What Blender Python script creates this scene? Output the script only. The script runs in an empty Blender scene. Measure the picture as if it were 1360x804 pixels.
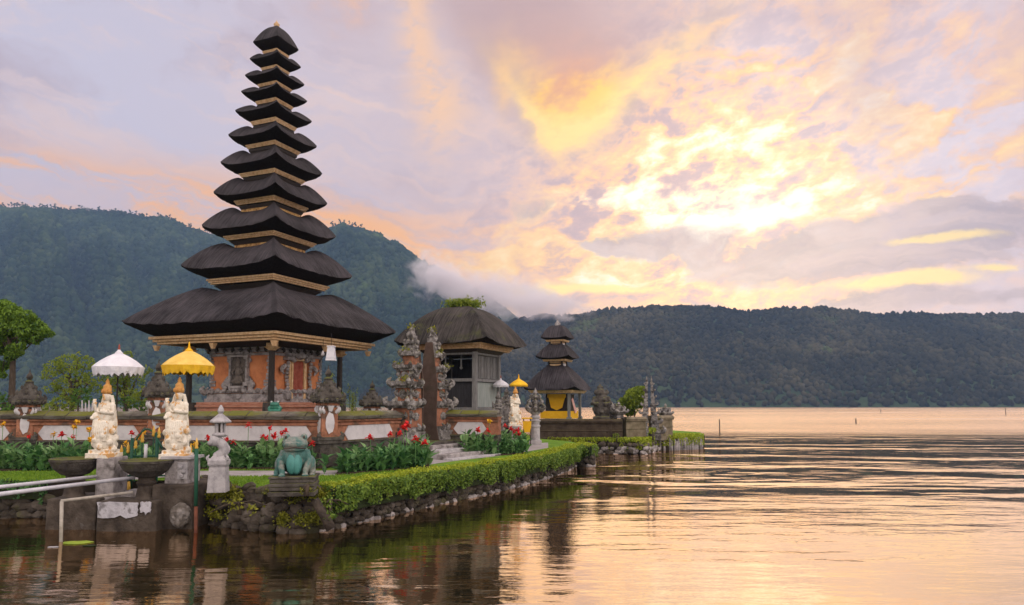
import bpy, bmesh, math, random
import numpy as np
from mathutils import Vector, Matrix, Euler

random.seed(7)
RNG = np.random.default_rng(7)
SC = bpy.context.scene
COL = SC.collection
R = math.radians

# ------------------------------------------------------------------ camera
F_PX, PITCH, EYE = 944.4, R(4.5), 2.5
SHIFT = 0.0446
cam_d = bpy.data.cameras.new('camera')
cam_d.sensor_width = 36.0
cam_d.lens = 25.0
cam_d.shift_y = SHIFT
cam_d.clip_start = 0.1
cam_d.clip_end = 8000
cam = bpy.data.objects.new('camera', cam_d)
COL.objects.link(cam)
cam.location = (0, 0, EYE)
cam.rotation_euler = (R(90) + PITCH, 0, 0)
SC.camera = cam

SC.render.engine = 'CYCLES'
SC.view_settings.view_transform = 'Standard'
SC.view_settings.look = 'None'
SC.view_settings.gamma = 1.0
SC.view_settings.use_curve_mapping = False
SC.view_settings.exposure = 0.0
cy = SC.cycles
cy.max_bounces = 6
cy.diffuse_bounces = 3
cy.glossy_bounces = 3
cy.transmission_bounces = 4
cy.volume_bounces = 3
cy.transparent_max_bounces = 6
cy.caustics_reflective = False
cy.caustics_refractive = False
cy.use_denoising = True
cy.sample_clamp_indirect = 6.0


def at(px, py, Y):
    """world point seen at photo pixel (px, py) and standing Y metres ahead of the camera"""
    xc = (px - 680) / F_PX
    yc = (402 - py + SHIFT * 1360) / F_PX
    t = Y / (math.cos(PITCH) - yc * math.sin(PITCH))
    return Vector((xc * t, Y, EYE + t * (math.sin(PITCH) + yc * math.cos(PITCH))))


def atz(px, py, Z):
    """world point of the photo pixel on the level plane at height Z"""
    xc = (px - 680) / F_PX
    yc = (402 - py + SHIFT * 1360) / F_PX
    dz = math.sin(PITCH) + yc * math.cos(PITCH)
    t = (Z - EYE) / dz
    return Vector((xc * t, t * (math.cos(PITCH) - yc * math.sin(PITCH)), Z))


# ------------------------------------------------------------------ node maths
class E:
    nt = None

    def __init__(s, sock):
        s.s = sock

    @staticmethod
    def wrap(v):
        return v

    def op(s, o, *others):
        n = E.nt.nodes.new('ShaderNodeMath')
        n.operation = o
        for i, v in enumerate((s,) + others):
            if isinstance(v, E):
                E.nt.links.new(v.s, n.inputs[i])
            else:
                n.inputs[i].default_value = v
        return E(n.outputs[0])

    def __add__(s, o): return s.op('ADD', o)
    __radd__ = __add__
    def __mul__(s, o): return s.op('MULTIPLY', o)
    __rmul__ = __mul__
    def __sub__(s, o): return s.op('SUBTRACT', o)
    def __rsub__(s, o): return (s * -1.0) + o
    def __truediv__(s, o): return s.op('DIVIDE', o)
    def clamp(s):
        r = s.op('ADD', 0.0)
        r.s.node.use_clamp = True
        return r

    def exp(s): return s.op('EXPONENT')
    def abs(s): return s.op('ABSOLUTE')
    def max(s, o): return s.op('MAXIMUM', o)
    def min(s, o): return s.op('MINIMUM', o)
    def pow(s, o): return s.op('POWER', o)

    def ramp(s, a, b):
        n = E.nt.nodes.new('ShaderNodeMapRange')
        n.interpolation_type = 'SMOOTHSTEP'
        E.nt.links.new(s.s, n.inputs['Value'])
        n.inputs['From Min'].default_value = a
        n.inputs['From Max'].default_value = b
        return E(n.outputs['Result'])


def gauss(a, a0, sa, e, e0, se):
    p = (a - a0) * (1 / sa)
    q = (e - e0) * (1 / se)
    return ((p * p + q * q) * -1.0).exp()


def vec(x, y, z):
    n = E.nt.nodes.new('ShaderNodeCombineXYZ')
    for i, v in enumerate((x, y, z)):
        if isinstance(v, E):
            E.nt.links.new(v.s, n.inputs[i])
        else:
            n.inputs[i].default_value = v
    return n.outputs[0]


def noise(v, scale, detail=5, rough=0.55, dist=0.0):
    n = E.nt.nodes.new('ShaderNodeTexNoise')
    n.inputs['Scale'].default_value = scale
    n.inputs['Detail'].default_value = detail
    n.inputs['Roughness'].default_value = rough
    n.inputs['Distortion'].default_value = dist
    if v is not None:
        E.nt.links.new(v, n.inputs['Vector'])
    return E(n.outputs['Fac'])


def cramp(fac, stops, interp='LINEAR'):
    n = E.nt.nodes.new('ShaderNodeValToRGB')
    n.color_ramp.interpolation = interp
    el = n.color_ramp.elements
    while len(el) < len(stops):
        el.new(0.5)
    for e, (p, c) in zip(el, stops):
        e.position = p
        e.color = (*c, 1)
    E.nt.links.new(fac.s, n.inputs[0])
    return n.outputs[0]


def mix(fac, a, b, blend='MIX'):
    n = E.nt.nodes.new('ShaderNodeMix')
    n.data_type = 'RGBA'
    n.blend_type = blend
    n.clamp_factor = True
    if isinstance(fac, E):
        E.nt.links.new(fac.s, n.inputs[0])
    else:
        n.inputs[0].default_value = fac
    for i, v in ((6, a), (7, b)):
        if isinstance(v, (tuple, list)):
            n.inputs[i].default_value = (*v, 1)
        else:
            E.nt.links.new(v, n.inputs[i])
    return n.outputs[2]


def srgb(r, g, b):
    return tuple((c / 255 / 12.92) if c / 255 <= 0.04045 else ((c / 255 + 0.055) / 1.055) ** 2.4 for c in (r, g, b))


# ------------------------------------------------------------------ sky
SUN_AZ, SUN_EL = 19.0, 15.0
world = bpy.data.worlds.new('World')
SC.world = world
world.use_nodes = True
nt = E.nt = world.node_tree
nt.nodes.clear()


def azd(px):
    return math.degrees(math.atan((px - 680) / F_PX))


def eld(px, py):
    return math.degrees(math.atan((537 - py) / F_PX * math.cos(math.atan((px - 680) / F_PX))))


def build_sky():
    tc = nt.nodes.new('ShaderNodeTexCoord')
    nv = nt.nodes.new('ShaderNodeVectorMath')
    nv.operation = 'NORMALIZE'
    nt.links.new(tc.outputs['Generated'], nv.inputs[0])
    sp = nt.nodes.new('ShaderNodeSeparateXYZ')
    nt.links.new(nv.outputs[0], sp.inputs[0])
    x, y, z = (E(o) for o in sp.outputs)
    A0 = x.op('ARCTAN2', y) * (180 / math.pi)
    E0 = z.op('ARCSINE') * (180 / math.pi)
    # cloud sheet coordinates: direction meets a level layer
    k = (z.max(0.0) + 0.10).op('DIVIDE', 1.0)
    k = E(vec(1.0, 0, 0)) if False else (z.max(0.0) + 0.10)
    u, v = x / k, y / k
    sheet = vec(u, v, 0.0)
    # gentle warping of the angular coordinates so no feature has a clean outline
    w1 = noise(vec(A0 * 0.10, E0 * 0.14, 0.0), 1.0, 6, 0.62) - 0.5
    w2 = noise(vec(A0 * 0.10, E0 * 0.14, 7.3), 1.0, 6, 0.62) - 0.5
    A = A0 + w1 * 9.0
    Ev = E0 + w2 * 6.0

    def cn(n, g=2.3):
        return ((n - 0.5) * g + 0.5).clamp()

    fb = cn(noise(sheet, 1.9, 9, 0.62, 0.35))               # big cloud lumps in perspective
    fine = cn(noise(vec(A0 * 0.52 - E0 * 0.25, E0 * 0.90, 2.0), 1.0, 8, 0.56, 0.15), 2.4)
    ang = cn(noise(vec(A * 0.11 + Ev * 0.03, Ev * 0.42, 3.1), 1.0, 8, 0.6, 0.4))   # level streaks
    mott = cn(noise(vec(A * 0.22 - Ev * 0.12, Ev * 0.38, 11.0), 1.0, 8, 0.58, 0.3), 2.7)
    diag = cn(noise(vec(A * 0.06 + Ev * 0.10, Ev * 0.40 + A * 0.09, 5.0), 1.0, 8, 0.6, 0.5))
    lump = cn(noise(vec(A * 0.085, Ev * 0.13, 21.0), 1.0, 6, 0.55, 0.5))

    # calm base: blue-lavender left, rose in the middle, pale lavender right
    base = mix(A.ramp(-34, 2), srgb(206, 198, 214), srgb(216, 192, 194))
    base = mix(A.ramp(16, 34), base, srgb(228, 208, 214))
    base = mix(lump.ramp(0.45, 0.95) * 0.8, base, srgb(190, 170, 180))
    base = mix(ang.ramp(0.5, 0.9) * 0.6, base, srgb(232, 206, 202))
    base = mix(diag.ramp(0.55, 0.95) * 0.45, base, srgb(244, 208, 190))

    A2 = A0 + w1 * 3.5
    E2 = E0 + w2 * 2.6
    # warmth: how much the veil over the sun glows here
    glow = gauss(Ev * 1.0, 14.5, 12.0, A, azd(985), 17.0) * 0.92
    glow = glow + gauss(A, azd(860), 10.0, Ev, eld(860, 290), 5.5) * 0.32
    glow = glow + gauss(A, azd(1040), 13.0, Ev, eld(1040, 90), 10.0) * 0.32
    low = (gauss(A, -30.0, 15.0, E2, 13.6, 2.9) + gauss(A, -14.0, 8.0, E2, 12.0, 2.8) * 0.9)
    warm = glow + low * 0.35
    warm = warm + gauss(A, azd(450), 4.0, Ev, 30.0, 2.2) * fb.ramp(0.3, 0.7) * 0.6
    warm = warm + gauss(A, 0.0, 17.0, Ev, 10.5, 5.0) * (ang.ramp(0.30, 0.80) * 0.60 + 0.12)
    warm = warm + gauss(A, azd(1290), 12.0, Ev, eld(1290, 190), 10.0) * mott * 0.5
    puff = (mott * 0.60 + fine * 0.40)
    t = warm * 0.47 + (puff - 0.5) * (glow * 1.35 + 0.18)
    wcol = cramp(t.clamp(), [
        (0.00, srgb(186, 160, 168)), (0.13, srgb(206, 172, 168)), (0.25, srgb(234, 184, 156)),
        (0.38, srgb(247, 194, 144)), (0.52, srgb(253, 205, 138)), (0.70, srgb(255, 220, 164)),
        (0.92, srgb(255, 238, 208))])
    col = mix((warm * 1.25).clamp(), base, wcol)
    shade = (0.5 - puff).max(0.0) * 2.0
    col = mix(shade.ramp(0.10, 0.5) * glow.clamp() * 0.80, col, srgb(200, 164, 164))
    # pale blue-white openings among the clouds on the right
    gap = gauss(A, azd(1010), 5.0, Ev, eld(1010, 60), 3.4) * 0.5 + gauss(A, azd(1290), 9.0, Ev, eld(1290, 170), 7.0) * 0.75
    col = mix(gap * mott.ramp(0.65, 0.25), col, srgb(226, 214, 226))
    # orange streaks hugging the left ridge
    col = mix((low * 1.5).clamp() * (diag * 0.75 + ang * 0.35).ramp(0.34, 0.70), col, srgb(255, 184, 116))
    wisp = gauss(A2 + (E2 - 25.0) * 0.16, azd(560), 1.6, E2, 28, 7.0) * 0.8 + gauss(A2, azd(590), 2.2, E2, eld(590, 130), 3.0) * 0.6
    col = mix(wisp * (diag * 0.6 + fine * 0.6).ramp(0.25, 0.75) * 0.95, col, srgb(255, 204, 158))

    # grey-mauve bank of low cloud on the right and its gilded slits
    edge = ang * 0.55 + mott * 0.45
    bank = gauss(A2, azd(1140), 13.5, E2, eld(1140, 338), 2.5) * 1.2 + gauss(A2, azd(1275), 4.2, E2, eld(1275, 283), 1.5) * 1.3
    bank = bank + gauss(A2, azd(880), 9.0, E2, eld(880, 318), 1.3) * 0.8 + gauss(A2, azd(720), 6.5, E2, eld(720, 275), 1.6) * 0.6
    bank = bank + gauss(A2, azd(1230), 15.0, E2, eld(1230, 402), 1.0) * 0.7
    bank = bank * (edge * 1.25 + 0.12)
    bankm = bank.ramp(0.36, 0.62) * 0.90
    col = mix(bankm, col, mix(ang.ramp(0.2, 0.8), srgb(168, 148, 156), srgb(208, 182, 180)))
    veil = gauss(A2 + E2 * 0.35 - 7.0, azd(1175), 3.2, E2, eld(1175, 75), 7.0) * (edge * 0.9 + 0.35)
    col = mix(veil.clamp() * 0.75, col, srgb(196, 174, 180))
    slit = gauss(A2, azd(1215), 6.0, E2, eld(1215, 376), 0.62) * 1.2 + gauss(A2, azd(770), 8.0, E2, eld(770, 384), 0.55) * 0.9
    slit = slit + gauss(A2, azd(1262), 4.2, E2, eld(1262, 313), 0.42) * 1.1 + gauss(A2, azd(1335), 1.6, E2, eld(1335, 352), 0.36)
    slitm = (slit * 1.4 * (edge * 0.9 + 0.25)).ramp(0.30, 0.85)
    col = mix(slitm, col, srgb(255, 218, 136))

    # the lit swirl: a V of gilded cloud round an orange hollow
    d = A2 - azd(745)
    arm = (d * -1.0).max(0.0) * 1.12 + d.max(0.0) * 0.62
    vy = E2 - (eld(745, 188) + arm * 1.0)
    ring = gauss(A2, azd(690), 10.5, E2, eld(690, 40), 8.5) * vy.ramp(-4.5, 0.5)
    col = mix(ring * 0.96, col, mix(fb, srgb(184, 154, 158), srgb(208, 170, 162)))
    inside = vy.ramp(-0.7, 0.5) * gauss(A2, azd(765), 5.0, E2, eld(765, 138), 3.9) * 1.35
    hollow = mix((mott * 0.5 + fine * 0.4 + 0.35 - (vy * 0.13)).ramp(0.1, 0.8), srgb(226, 158, 116), srgb(255, 200, 84))
    col = mix((inside * (fine * 0.4 + 0.85)).clamp(), col, hollow)
    rim = ((vy * vy) * -1.0 / 0.9).exp() * gauss(A2, azd(745), 6.0, E2, eld(745, 160), 5.0) * 1.15
    rimr = ((vy * vy) * -1.0 / 2.6).exp() * gauss(A2, azd(880), 6.0, E2, eld(880, 80), 6.5)
    rim = rim + rimr * 0.70
    rim = rim + gauss(A2, azd(748), 2.6, E2, eld(748, 165), 1.6) * 0.8
    rimm = (rim * (fine * 0.7 + 0.5)).clamp()
    col = mix(rimm * 0.92, col, srgb(255, 212, 128))
    curl = gauss(A2, azd(668), 0.75, E2, eld(668, 100), 2.2) + gauss(A2 + (E2 - eld(700, 66)) * 0.9, azd(700), 1.6, E2, eld(700, 66), 1.3) * 0.7
    col = mix((curl * (fine * 0.6 + 0.5)).clamp() * 0.75, col, srgb(253, 200, 130))
    # brightest gap in front of the hidden sun
    core = gauss(A2, azd(1000), 5.0, E2, eld(1000, 280), 2.2) + gauss(A2, azd(900), 4.6, E2, eld(900, 240), 2.6) * 0.6
    core = core + gauss(A2, azd(800), 4.6, E2, eld(800, 262), 1.2) * 0.75
    corem = (core * (puff * 1.5)).ramp(0.22, 0.85)
    col = mix(corem * 0.85, col, srgb(255, 246, 218))
    hdr = (glow * (puff * 1.0 - 0.08) * 0.42 + corem * 0.22 + rimm * 0.10 + inside.clamp() * 0.08 + slitm * 0.10) * (1.0 - bankm * 0.85)

    # behind and above the viewer a pale cloud sheet, brightened to light the foreground
    back = y.ramp(0.15, -0.35)
    up = E0.ramp(48, 75)
    sheetcol = mix(fb.ramp(0.35, 0.65), srgb(228, 212, 210), srgb(250, 234, 222))
    rear = back.max(up)
    col = mix(rear, col, sheetcol)

    bgc = nt.nodes.new('ShaderNodeBackground')
    nt.links.new(col, bgc.inputs[0])
    side = gauss(A0, 105.0, 50.0, E0, 30.0, 40.0)  # unseen brighter sky on the right, added to light right-hand faces
    nt.links.new((rear * 0.80 + side * rear * 1.9 + 1.06 + hdr * (1.0 - rear)).s, bgc.inputs[1])
    sky = nt.nodes.new('ShaderNodeTexSky')
    sky.sky_type = 'NISHITA'
    sky.sun_disc = False
    sky.sun_elevation = R(SUN_EL)
    sky.sun_rotation = R(SUN_AZ)
    sky.dust_density = 3.0
    bgs = nt.nodes.new('ShaderNodeBackground')
    nt.links.new(sky.outputs[0], bgs.inputs[0])
    bgs.inputs[1].default_value = 0.10
    ms = nt.nodes.new('ShaderNodeMixShader')
    ms.inputs[0].default_value = 0.94
    nt.links.new(bgs.outputs[0], ms.inputs[1])
    nt.links.new(bgc.outputs[0], ms.inputs[2])
    out = nt.nodes.new('ShaderNodeOutputWorld')
    nt.links.new(ms.outputs[0], out.inputs[0])
    world.cycles.sampling_method = 'MANUAL'
    world.cycles.sample_map_resolution = 1024


build_sky()

# ------------------------------------------------------------------ sun behind the cloud veil
sun_d = bpy.data.lights.new('sun', 'SUN')
sun_d.energy = 0.6
sun_d.angle = R(75)
sun_d.color = (1.0, 0.86, 0.68)
sun = bpy.data.objects.new('sun', sun_d)
COL.objects.link(sun)
dv = Vector((math.sin(R(SUN_AZ)) * math.cos(R(SUN_EL)), math.cos(R(SUN_AZ)) * math.cos(R(SUN_EL)), math.sin(R(SUN_EL))))
sun.rotation_euler = dv.to_track_quat('Z', 'Y').to_euler()

# ------------------------------------------------------------------ materials
def new_mat(name):
    m = bpy.data.materials.new(name)
    m.use_nodes = True
    t = m.node_tree
    E.nt = t
    b = t.nodes['Principled BSDF']
    return m, t, b


def coord(t, kind='Object', stretch=None):
    tc = t.nodes.new('ShaderNodeTexCoord')
    if kind == 'Position':
        g = t.nodes.new('ShaderNodeNewGeometry')
        v = g.outputs['Position']
    else:
        v = tc.outputs[kind]
    if stretch:
        mp = t.nodes.new('ShaderNodeMapping')
        mp.inputs['Scale'].default_value = stretch
        t.links.new(v, mp.inputs['Vector'])
        v = mp.outputs[0]
    return v


def bump(t, b, h, dist, strength=1.0):
    n = t.nodes.new('ShaderNodeBump')
    n.inputs['Distance'].default_value = dist
    n.inputs['Strength'].default_value = strength
    t.links.new(h.s, n.inputs['Height'])
    t.links.new(n.outputs[0], b.inputs['Normal'])
    return n


def mat(name, cols, scale=4, detail=7, rough=0.85, bs=25, bd=0.02, stretch=None, patches=(), kind='Object',
        top=None, spec=0.3, metallic=0.0, island=None):
    """noise-blended colours, patches = (colour, scale, lo, hi, amount), top = (colour, lo, hi, scale): growth on upward faces"""
    m, t, b = new_mat(name)
    v = coord(t, kind, stretch)
    f = noise(v, scale, detail, 0.6)
    n = len(cols)
    c = cramp(f, [(0.32 + 0.36 * i / max(1, n - 1), col) for i, col in enumerate(cols)]) if n > 1 else None
    if c is None:
        c = mix(0.0, cols[0], cols[0])
    for (pc, ps, lo, hi, am) in patches:
        c = mix(noise(v, ps, 6, 0.6).ramp(lo, hi) * am, c, pc)
    if top:
        g = t.nodes.new('ShaderNodeNewGeometry')
        s = t.nodes.new('ShaderNodeSeparateXYZ')
        t.links.new(g.outputs['Normal'], s.inputs[0])
        c = mix(E(s.outputs[2]).ramp(top[1], top[2]) * noise(v, top[3], 6, 0.6).ramp(0.38, 0.58), c, top[0])
    if island:
        g = t.nodes.new('ShaderNodeNewGeometry')
        rr = E(g.outputs['Random Per Island'])
        hs = t.nodes.new('ShaderNodeHueSaturation')
        t.links.new(c, hs.inputs['Color'])
        t.links.new((rr * island + (1 - island * 0.5)).s, hs.inputs['Value'])
        c = hs.outputs[0]
    t.links.new(c, b.inputs['Base Color'])
    b.inputs['Roughness'].default_value = rough
    b.inputs['Specular IOR Level'].default_value = spec
    b.inputs['Metallic'].default_value = metallic
    if bd > 0:
        bump(t, b, noise(v, bs, 8, 0.65), bd)
    return m


def thatch_mat(name, c1, c2, moss=None):
    m, t, b = new_mat(name)
    tc = t.nodes.new('ShaderNodeTexCoord')
    mp = t.nodes.new('ShaderNodeMapping')
    mp.inputs['Scale'].default_value = (1, 0.055, 1)
    t.links.new(tc.outputs['UV'], mp.inputs['Vector'])
    fib = noise(mp.outputs[0], 17.0, 5, 0.65)
    fib2 = noise(mp.outputs[0], 46.0, 3, 0.7)
    big = noise(tc.outputs['Object'], 0.8, 5, 0.6)
    f = (fib * 0.6 + fib2 * 0.4 + (big - 0.5) * 0.5)
    c = cramp(f, [(0.38, c1), (0.52, tuple((a + d) / 2 for a, d in zip(c1, c2))), (0.66, c2)])
    if moss:
        c = mix(noise(tc.outputs['Object'], 1.3, 7, 0.65).ramp(moss[1], moss[2]) * 0.75, c, moss[0])
    t.links.new(c, b.inputs['Base Color'])
    b.inputs['Roughness'].default_value = 0.8
    b.inputs['Specular IOR Level'].default_value = 0.25
    bump(t, b, fib * 0.5 + fib2 * 0.5, 0.09)
    return m


def leaf_mat(name, c1, c2, trans=0.25, island=0.7, dead=None):
    m, t, b = new_mat(name)
    g = t.nodes.new('ShaderNodeNewGeometry')
    r = E(g.outputs['Random Per Island'])
    big = noise(g.outputs['Position'], 1.6, 4, 0.6)
    st = [(0.0, c1), (1.0, c2)]
    if dead:
        st = [(0.0, c1), (0.9, c2), (1.0, dead)]
    c = cramp((r * island + (big - 0.5) * 1.3 + (1 - island) * 0.5).clamp(), st)
    t.links.new(c, b.inputs['Base Color'])
    b.inputs['Roughness'].default_value = 0.6
    b.inputs['Specular IOR Level'].default_value = 0.3
    tr = t.nodes.new('ShaderNodeBsdfTranslucent')
    t.links.new(c, tr.inputs['Color'])
    ms = t.nodes.new('ShaderNodeMixShader')
    ms.inputs[0].default_value = trans
    t.links.new(b.outputs[0], ms.inputs[1])
    t.links.new(tr.outputs[0], ms.inputs[2])
    t.links.new(ms.outputs[0], t.nodes['Material Output'].inputs[0])
    return m


M = {}
M['thatch'] = thatch_mat('black_thatch', (0.008, 0.007, 0.008), (0.082, 0.072, 0.080))
M['thatch_moss'] = thatch_mat('mossy_thatch', (0.010, 0.009, 0.008), (0.098, 0.086, 0.078), ((0.085, 0.095, 0.03), 0.52, 0.72))
M['thatch_cut'] = mat('cut_thatch_edge', [(0.009, 0.007, 0.007), (0.024, 0.019, 0.019)], 14, rough=0.95, bs=40, bd=0.02, stretch=(1, 1, 3), spec=0.1)  # cut ends are dark; underside shade is also put into the colour
M['gold'] = mat('gilded_wood', [(0.46, 0.27, 0.12), (0.66, 0.43, 0.22), (0.74, 0.55, 0.33)], 9, rough=0.55, bs=30, bd=0.015, spec=0.5)
M['frieze'] = mat('carved_gilded_frieze', [(0.13, 0.055, 0.02), (0.55, 0.30, 0.08), (0.75, 0.5, 0.2)], 9, 3, rough=0.5, bs=9, bd=0.08, spec=0.5)
M['darkwood'] = mat('dark_stained_wood', [(0.022, 0.017, 0.014), (0.05, 0.04, 0.034)], 6, rough=0.7, stretch=(6, 6, 1))
M['greywood'] = mat('weathered_grey_board', [(0.14, 0.14, 0.14), (0.26, 0.26, 0.25)], 5, rough=0.8, stretch=(5, 5, 0.7), patches=[((0.07, 0.07, 0.065), 3, 0.55, 0.7, 0.7)])
M['blackboard'] = mat('blackened_board', [(0.018, 0.018, 0.02), (0.038, 0.038, 0.042)], 4, rough=0.7, stretch=(5, 5, 0.7))
M['brick'] = mat('orange_brick', [(0.46, 0.165, 0.07), (0.60, 0.225, 0.092), (0.64, 0.27, 0.12)], 3, rough=0.9, bs=30, bd=0.012, patches=[((0.30, 0.13, 0.075), 1.6, 0.55, 0.75, 0.6)])
M['brick_worn'] = mat('worn_orange_brick', [(0.20, 0.088, 0.05), (0.33, 0.145, 0.085), (0.44, 0.20, 0.115)], 5, rough=0.95, bs=22, bd=0.03, patches=[((0.10, 0.075, 0.055), 2.2, 0.5, 0.66, 0.85)])
M['stone'] = mat('grey_carved_stone', [(0.16, 0.145, 0.14), (0.33, 0.305, 0.30), (0.44, 0.41, 0.40)], 5, rough=0.9, bs=16, bd=0.04, patches=[((0.07, 0.06, 0.05), 3.2, 0.52, 0.68, 0.8)])
M['stone_gate'] = mat('lichen_grey_carved_stone', [(0.075, 0.068, 0.062), (0.25, 0.235, 0.225), (0.42, 0.40, 0.385)], 7, rough=0.95, bs=12, bd=0.06, patches=[((0.045, 0.038, 0.032), 3.4, 0.50, 0.62, 0.85)], top=((0.16, 0.15, 0.05), 0.45, 0.9, 4))
M['stone_dark'] = mat('dark_mossy_stone', [(0.032, 0.028, 0.024), (0.085, 0.075, 0.064), (0.13, 0.12, 0.105)], 4, rough=0.95, bs=14, bd=0.05, patches=[((0.075, 0.08, 0.025), 2.6, 0.56, 0.7, 0.5)], top=((0.13, 0.14, 0.03), 0.5, 0.95, 2.5))
M['stone_wet'] = mat('damp_dark_stone', [(0.028, 0.022, 0.017), (0.07, 0.055, 0.042), (0.12, 0.098, 0.078)], 3.5, rough=0.8, bs=14, bd=0.04, patches=[((0.17, 0.155, 0.145), 4.5, 0.62, 0.72, 0.6)])
M['stone_pale'] = mat('pale_grey_stone', [(0.27, 0.26, 0.27), (0.42, 0.405, 0.415), (0.52, 0.50, 0.50)], 5, rough=0.9, bs=25, bd=0.02, patches=[((0.13, 0.12, 0.115), 5, 0.58, 0.7, 0.55)])
M['coping'] = mat('mossy_coping_stone', [(0.06, 0.052, 0.044), (0.14, 0.125, 0.105), (0.24, 0.225, 0.20)], 5, rough=0.95, bs=12, bd=0.04, stretch=(0.45, 1, 1.6), top=((0.13, 0.135, 0.02), 0.3, 0.8, 1.3))
M['white'] = mat('white_plaster', [(0.40, 0.385, 0.40), (0.56, 0.54, 0.555), (0.64, 0.62, 0.63)], 2.2, rough=0.9, bs=30, bd=0.008, patches=[((0.28, 0.25, 0.23), 3, 0.6, 0.78, 0.5)])
M['statue'] = mat('white_stone_with_gilding', [(0.60, 0.52, 0.40), (0.80, 0.74, 0.62), (0.84, 0.80, 0.70)], 9, rough=0.75, bs=30, bd=0.012, patches=[((0.64, 0.34, 0.09), 4.2, 0.54, 0.60, 0.9)])
M['statue_gold'] = mat('orange_gilding', [(0.50, 0.22, 0.05), (0.72, 0.40, 0.12)], 12, rough=0.6, bs=20, bd=0.015)
M['frog'] = mat('verdigris_green_stone', [(0.030, 0.095, 0.082), (0.052, 0.155, 0.135), (0.11, 0.23, 0.20)], 4, rough=0.6, bs=24, bd=0.02, spec=0.4,
                patches=[((0.23, 0.235, 0.20), 3.6, 0.48, 0.62, 0.8), ((0.05, 0.055, 0.045), 6, 0.56, 0.68, 0.7)], top=((0.24, 0.25, 0.215), 0.25, 0.8, 3))
M['frog_belly'] = mat('bright_teal_stone', [(0.04, 0.18, 0.16), (0.085, 0.30, 0.27)], 5, rough=0.55, bs=20, bd=0.008, spec=0.45)
M['green_paint'] = mat('green_painted_steel', [(0.012, 0.07, 0.042), (0.02, 0.11, 0.065)], 6, rough=0.5, bd=0.004)
M['rust'] = mat('rusted_red_steel', [(0.10, 0.035, 0.02), (0.20, 0.07, 0.04)], 8, rough=0.8, bd=0.006)
M['gold_tip'] = mat('gold_paint', [(0.62, 0.36, 0.05), (0.8, 0.5, 0.09)], 9, rough=0.45, bd=0.004)
M['pipe'] = mat('pale_galvanised_pipe', [(0.50, 0.50, 0.54), (0.68, 0.68, 0.72)], 5, rough=0.45, bd=0.003, spec=0.5)
M['pipe_worn'] = mat('weathered_pipe', [(0.30, 0.27, 0.22), (0.50, 0.46, 0.40)], 7, rough=0.7, bd=0.006)
M['white_cloth'] = mat('white_cloth', [(0.66, 0.66, 0.72), (0.80, 0.80, 0.84)], 6, rough=0.9, bs=40, bd=0.01)
M['yellow_cloth'] = mat('golden_yellow_cloth', [(0.74, 0.40, 0.015), (0.88, 0.56, 0.03)], 6, rough=0.85, bs=40, bd=0.01)
M['pale_yellow_cloth'] = mat('sun_faded_yellow_cloth', [(0.72, 0.47, 0.09), (0.86, 0.62, 0.18)], 5, rough=0.9, bs=40, bd=0.012)
M['gold_cloth'] = mat('marigold_cloth', [(0.80, 0.42, 0.015), (0.88, 0.52, 0.02)], 6, rough=0.9, bs=30, bd=0.012)
M['pink_cloth'] = mat('pink_striped_cloth', [(0.68, 0.25, 0.24), (0.78, 0.55, 0.50)], 10, rough=0.9, bd=0.004)
M['red_wood'] = mat('red_painted_wood', [(0.25, 0.05, 0.03), (0.36, 0.10, 0.06)], 6, rough=0.6, bd=0.004)
M['path'] = mat('grey_path_paving', [(0.28, 0.255, 0.25), (0.40, 0.37, 0.365)], 2.4, rough=0.9, bs=14, bd=0.012, kind='Position', patches=[((0.20, 0.175, 0.15), 1.3, 0.5, 0.7, 0.6)])
M['soil'] = mat('dark_soil', [(0.035, 0.024, 0.016), (0.07, 0.048, 0.032)], 6, rough=1.0, bs=14, bd=0.05, kind='Position')
M['lawn'] = mat('lawn', [(0.055, 0.145, 0.012), (0.10, 0.22, 0.018), (0.16, 0.29, 0.03)], 1.8, rough=0.95, bs=40, bd=0.03, kind='Position')
M['grass'] = leaf_mat('grass_blades', (0.10, 0.22, 0.012), (0.28, 0.42, 0.04), 0.3)
M['earth'] = mat('earth', [(0.04, 0.045, 0.018), (0.07, 0.075, 0.03)], 1.2, rough=1.0, bs=8, bd=0.05, kind='Position')
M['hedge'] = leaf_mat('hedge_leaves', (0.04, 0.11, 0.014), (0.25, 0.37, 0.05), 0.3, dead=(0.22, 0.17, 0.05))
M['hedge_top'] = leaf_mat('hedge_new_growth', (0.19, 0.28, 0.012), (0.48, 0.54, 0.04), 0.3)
M['hedge_core'] = mat('hedge_twigs', [(0.018, 0.030, 0.009), (0.035, 0.05, 0.016)], 5, rough=1.0, bd=0.03)
M['moss'] = leaf_mat('yellow_moss', (0.10, 0.12, 0.012), (0.33, 0.33, 0.03), 0.25)
M['canna'] = leaf_mat('canna_leaves', (0.025, 0.10, 0.028), (0.15, 0.32, 0.10), 0.25, 0.9)
M['canna_pale'] = leaf_mat('broad_pale_leaves', (0.05, 0.16, 0.04), (0.26, 0.42, 0.17), 0.25, 0.9)
M['red_petal'] = leaf_mat('red_petals', (0.55, 0.012, 0.015), (0.80, 0.035, 0.03), 0.2)
M['yellow_petal'] = leaf_mat('yellow_petals', (0.75, 0.38, 0.01), (0.88, 0.55, 0.03), 0.2)
M['leaf_light'] = leaf_mat('pale_green_leaves', (0.09, 0.17, 0.02), (0.36, 0.42, 0.05), 0.5)
M['leaf_mid'] = leaf_mat('mid_green_leaves', (0.025, 0.085, 0.014), (0.12, 0.24, 0.03), 0.3)
M['leaf_tree'] = leaf_mat('juniper_leaves', (0.03, 0.09, 0.010), (0.22, 0.36, 0.035), 0.25)
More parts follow.
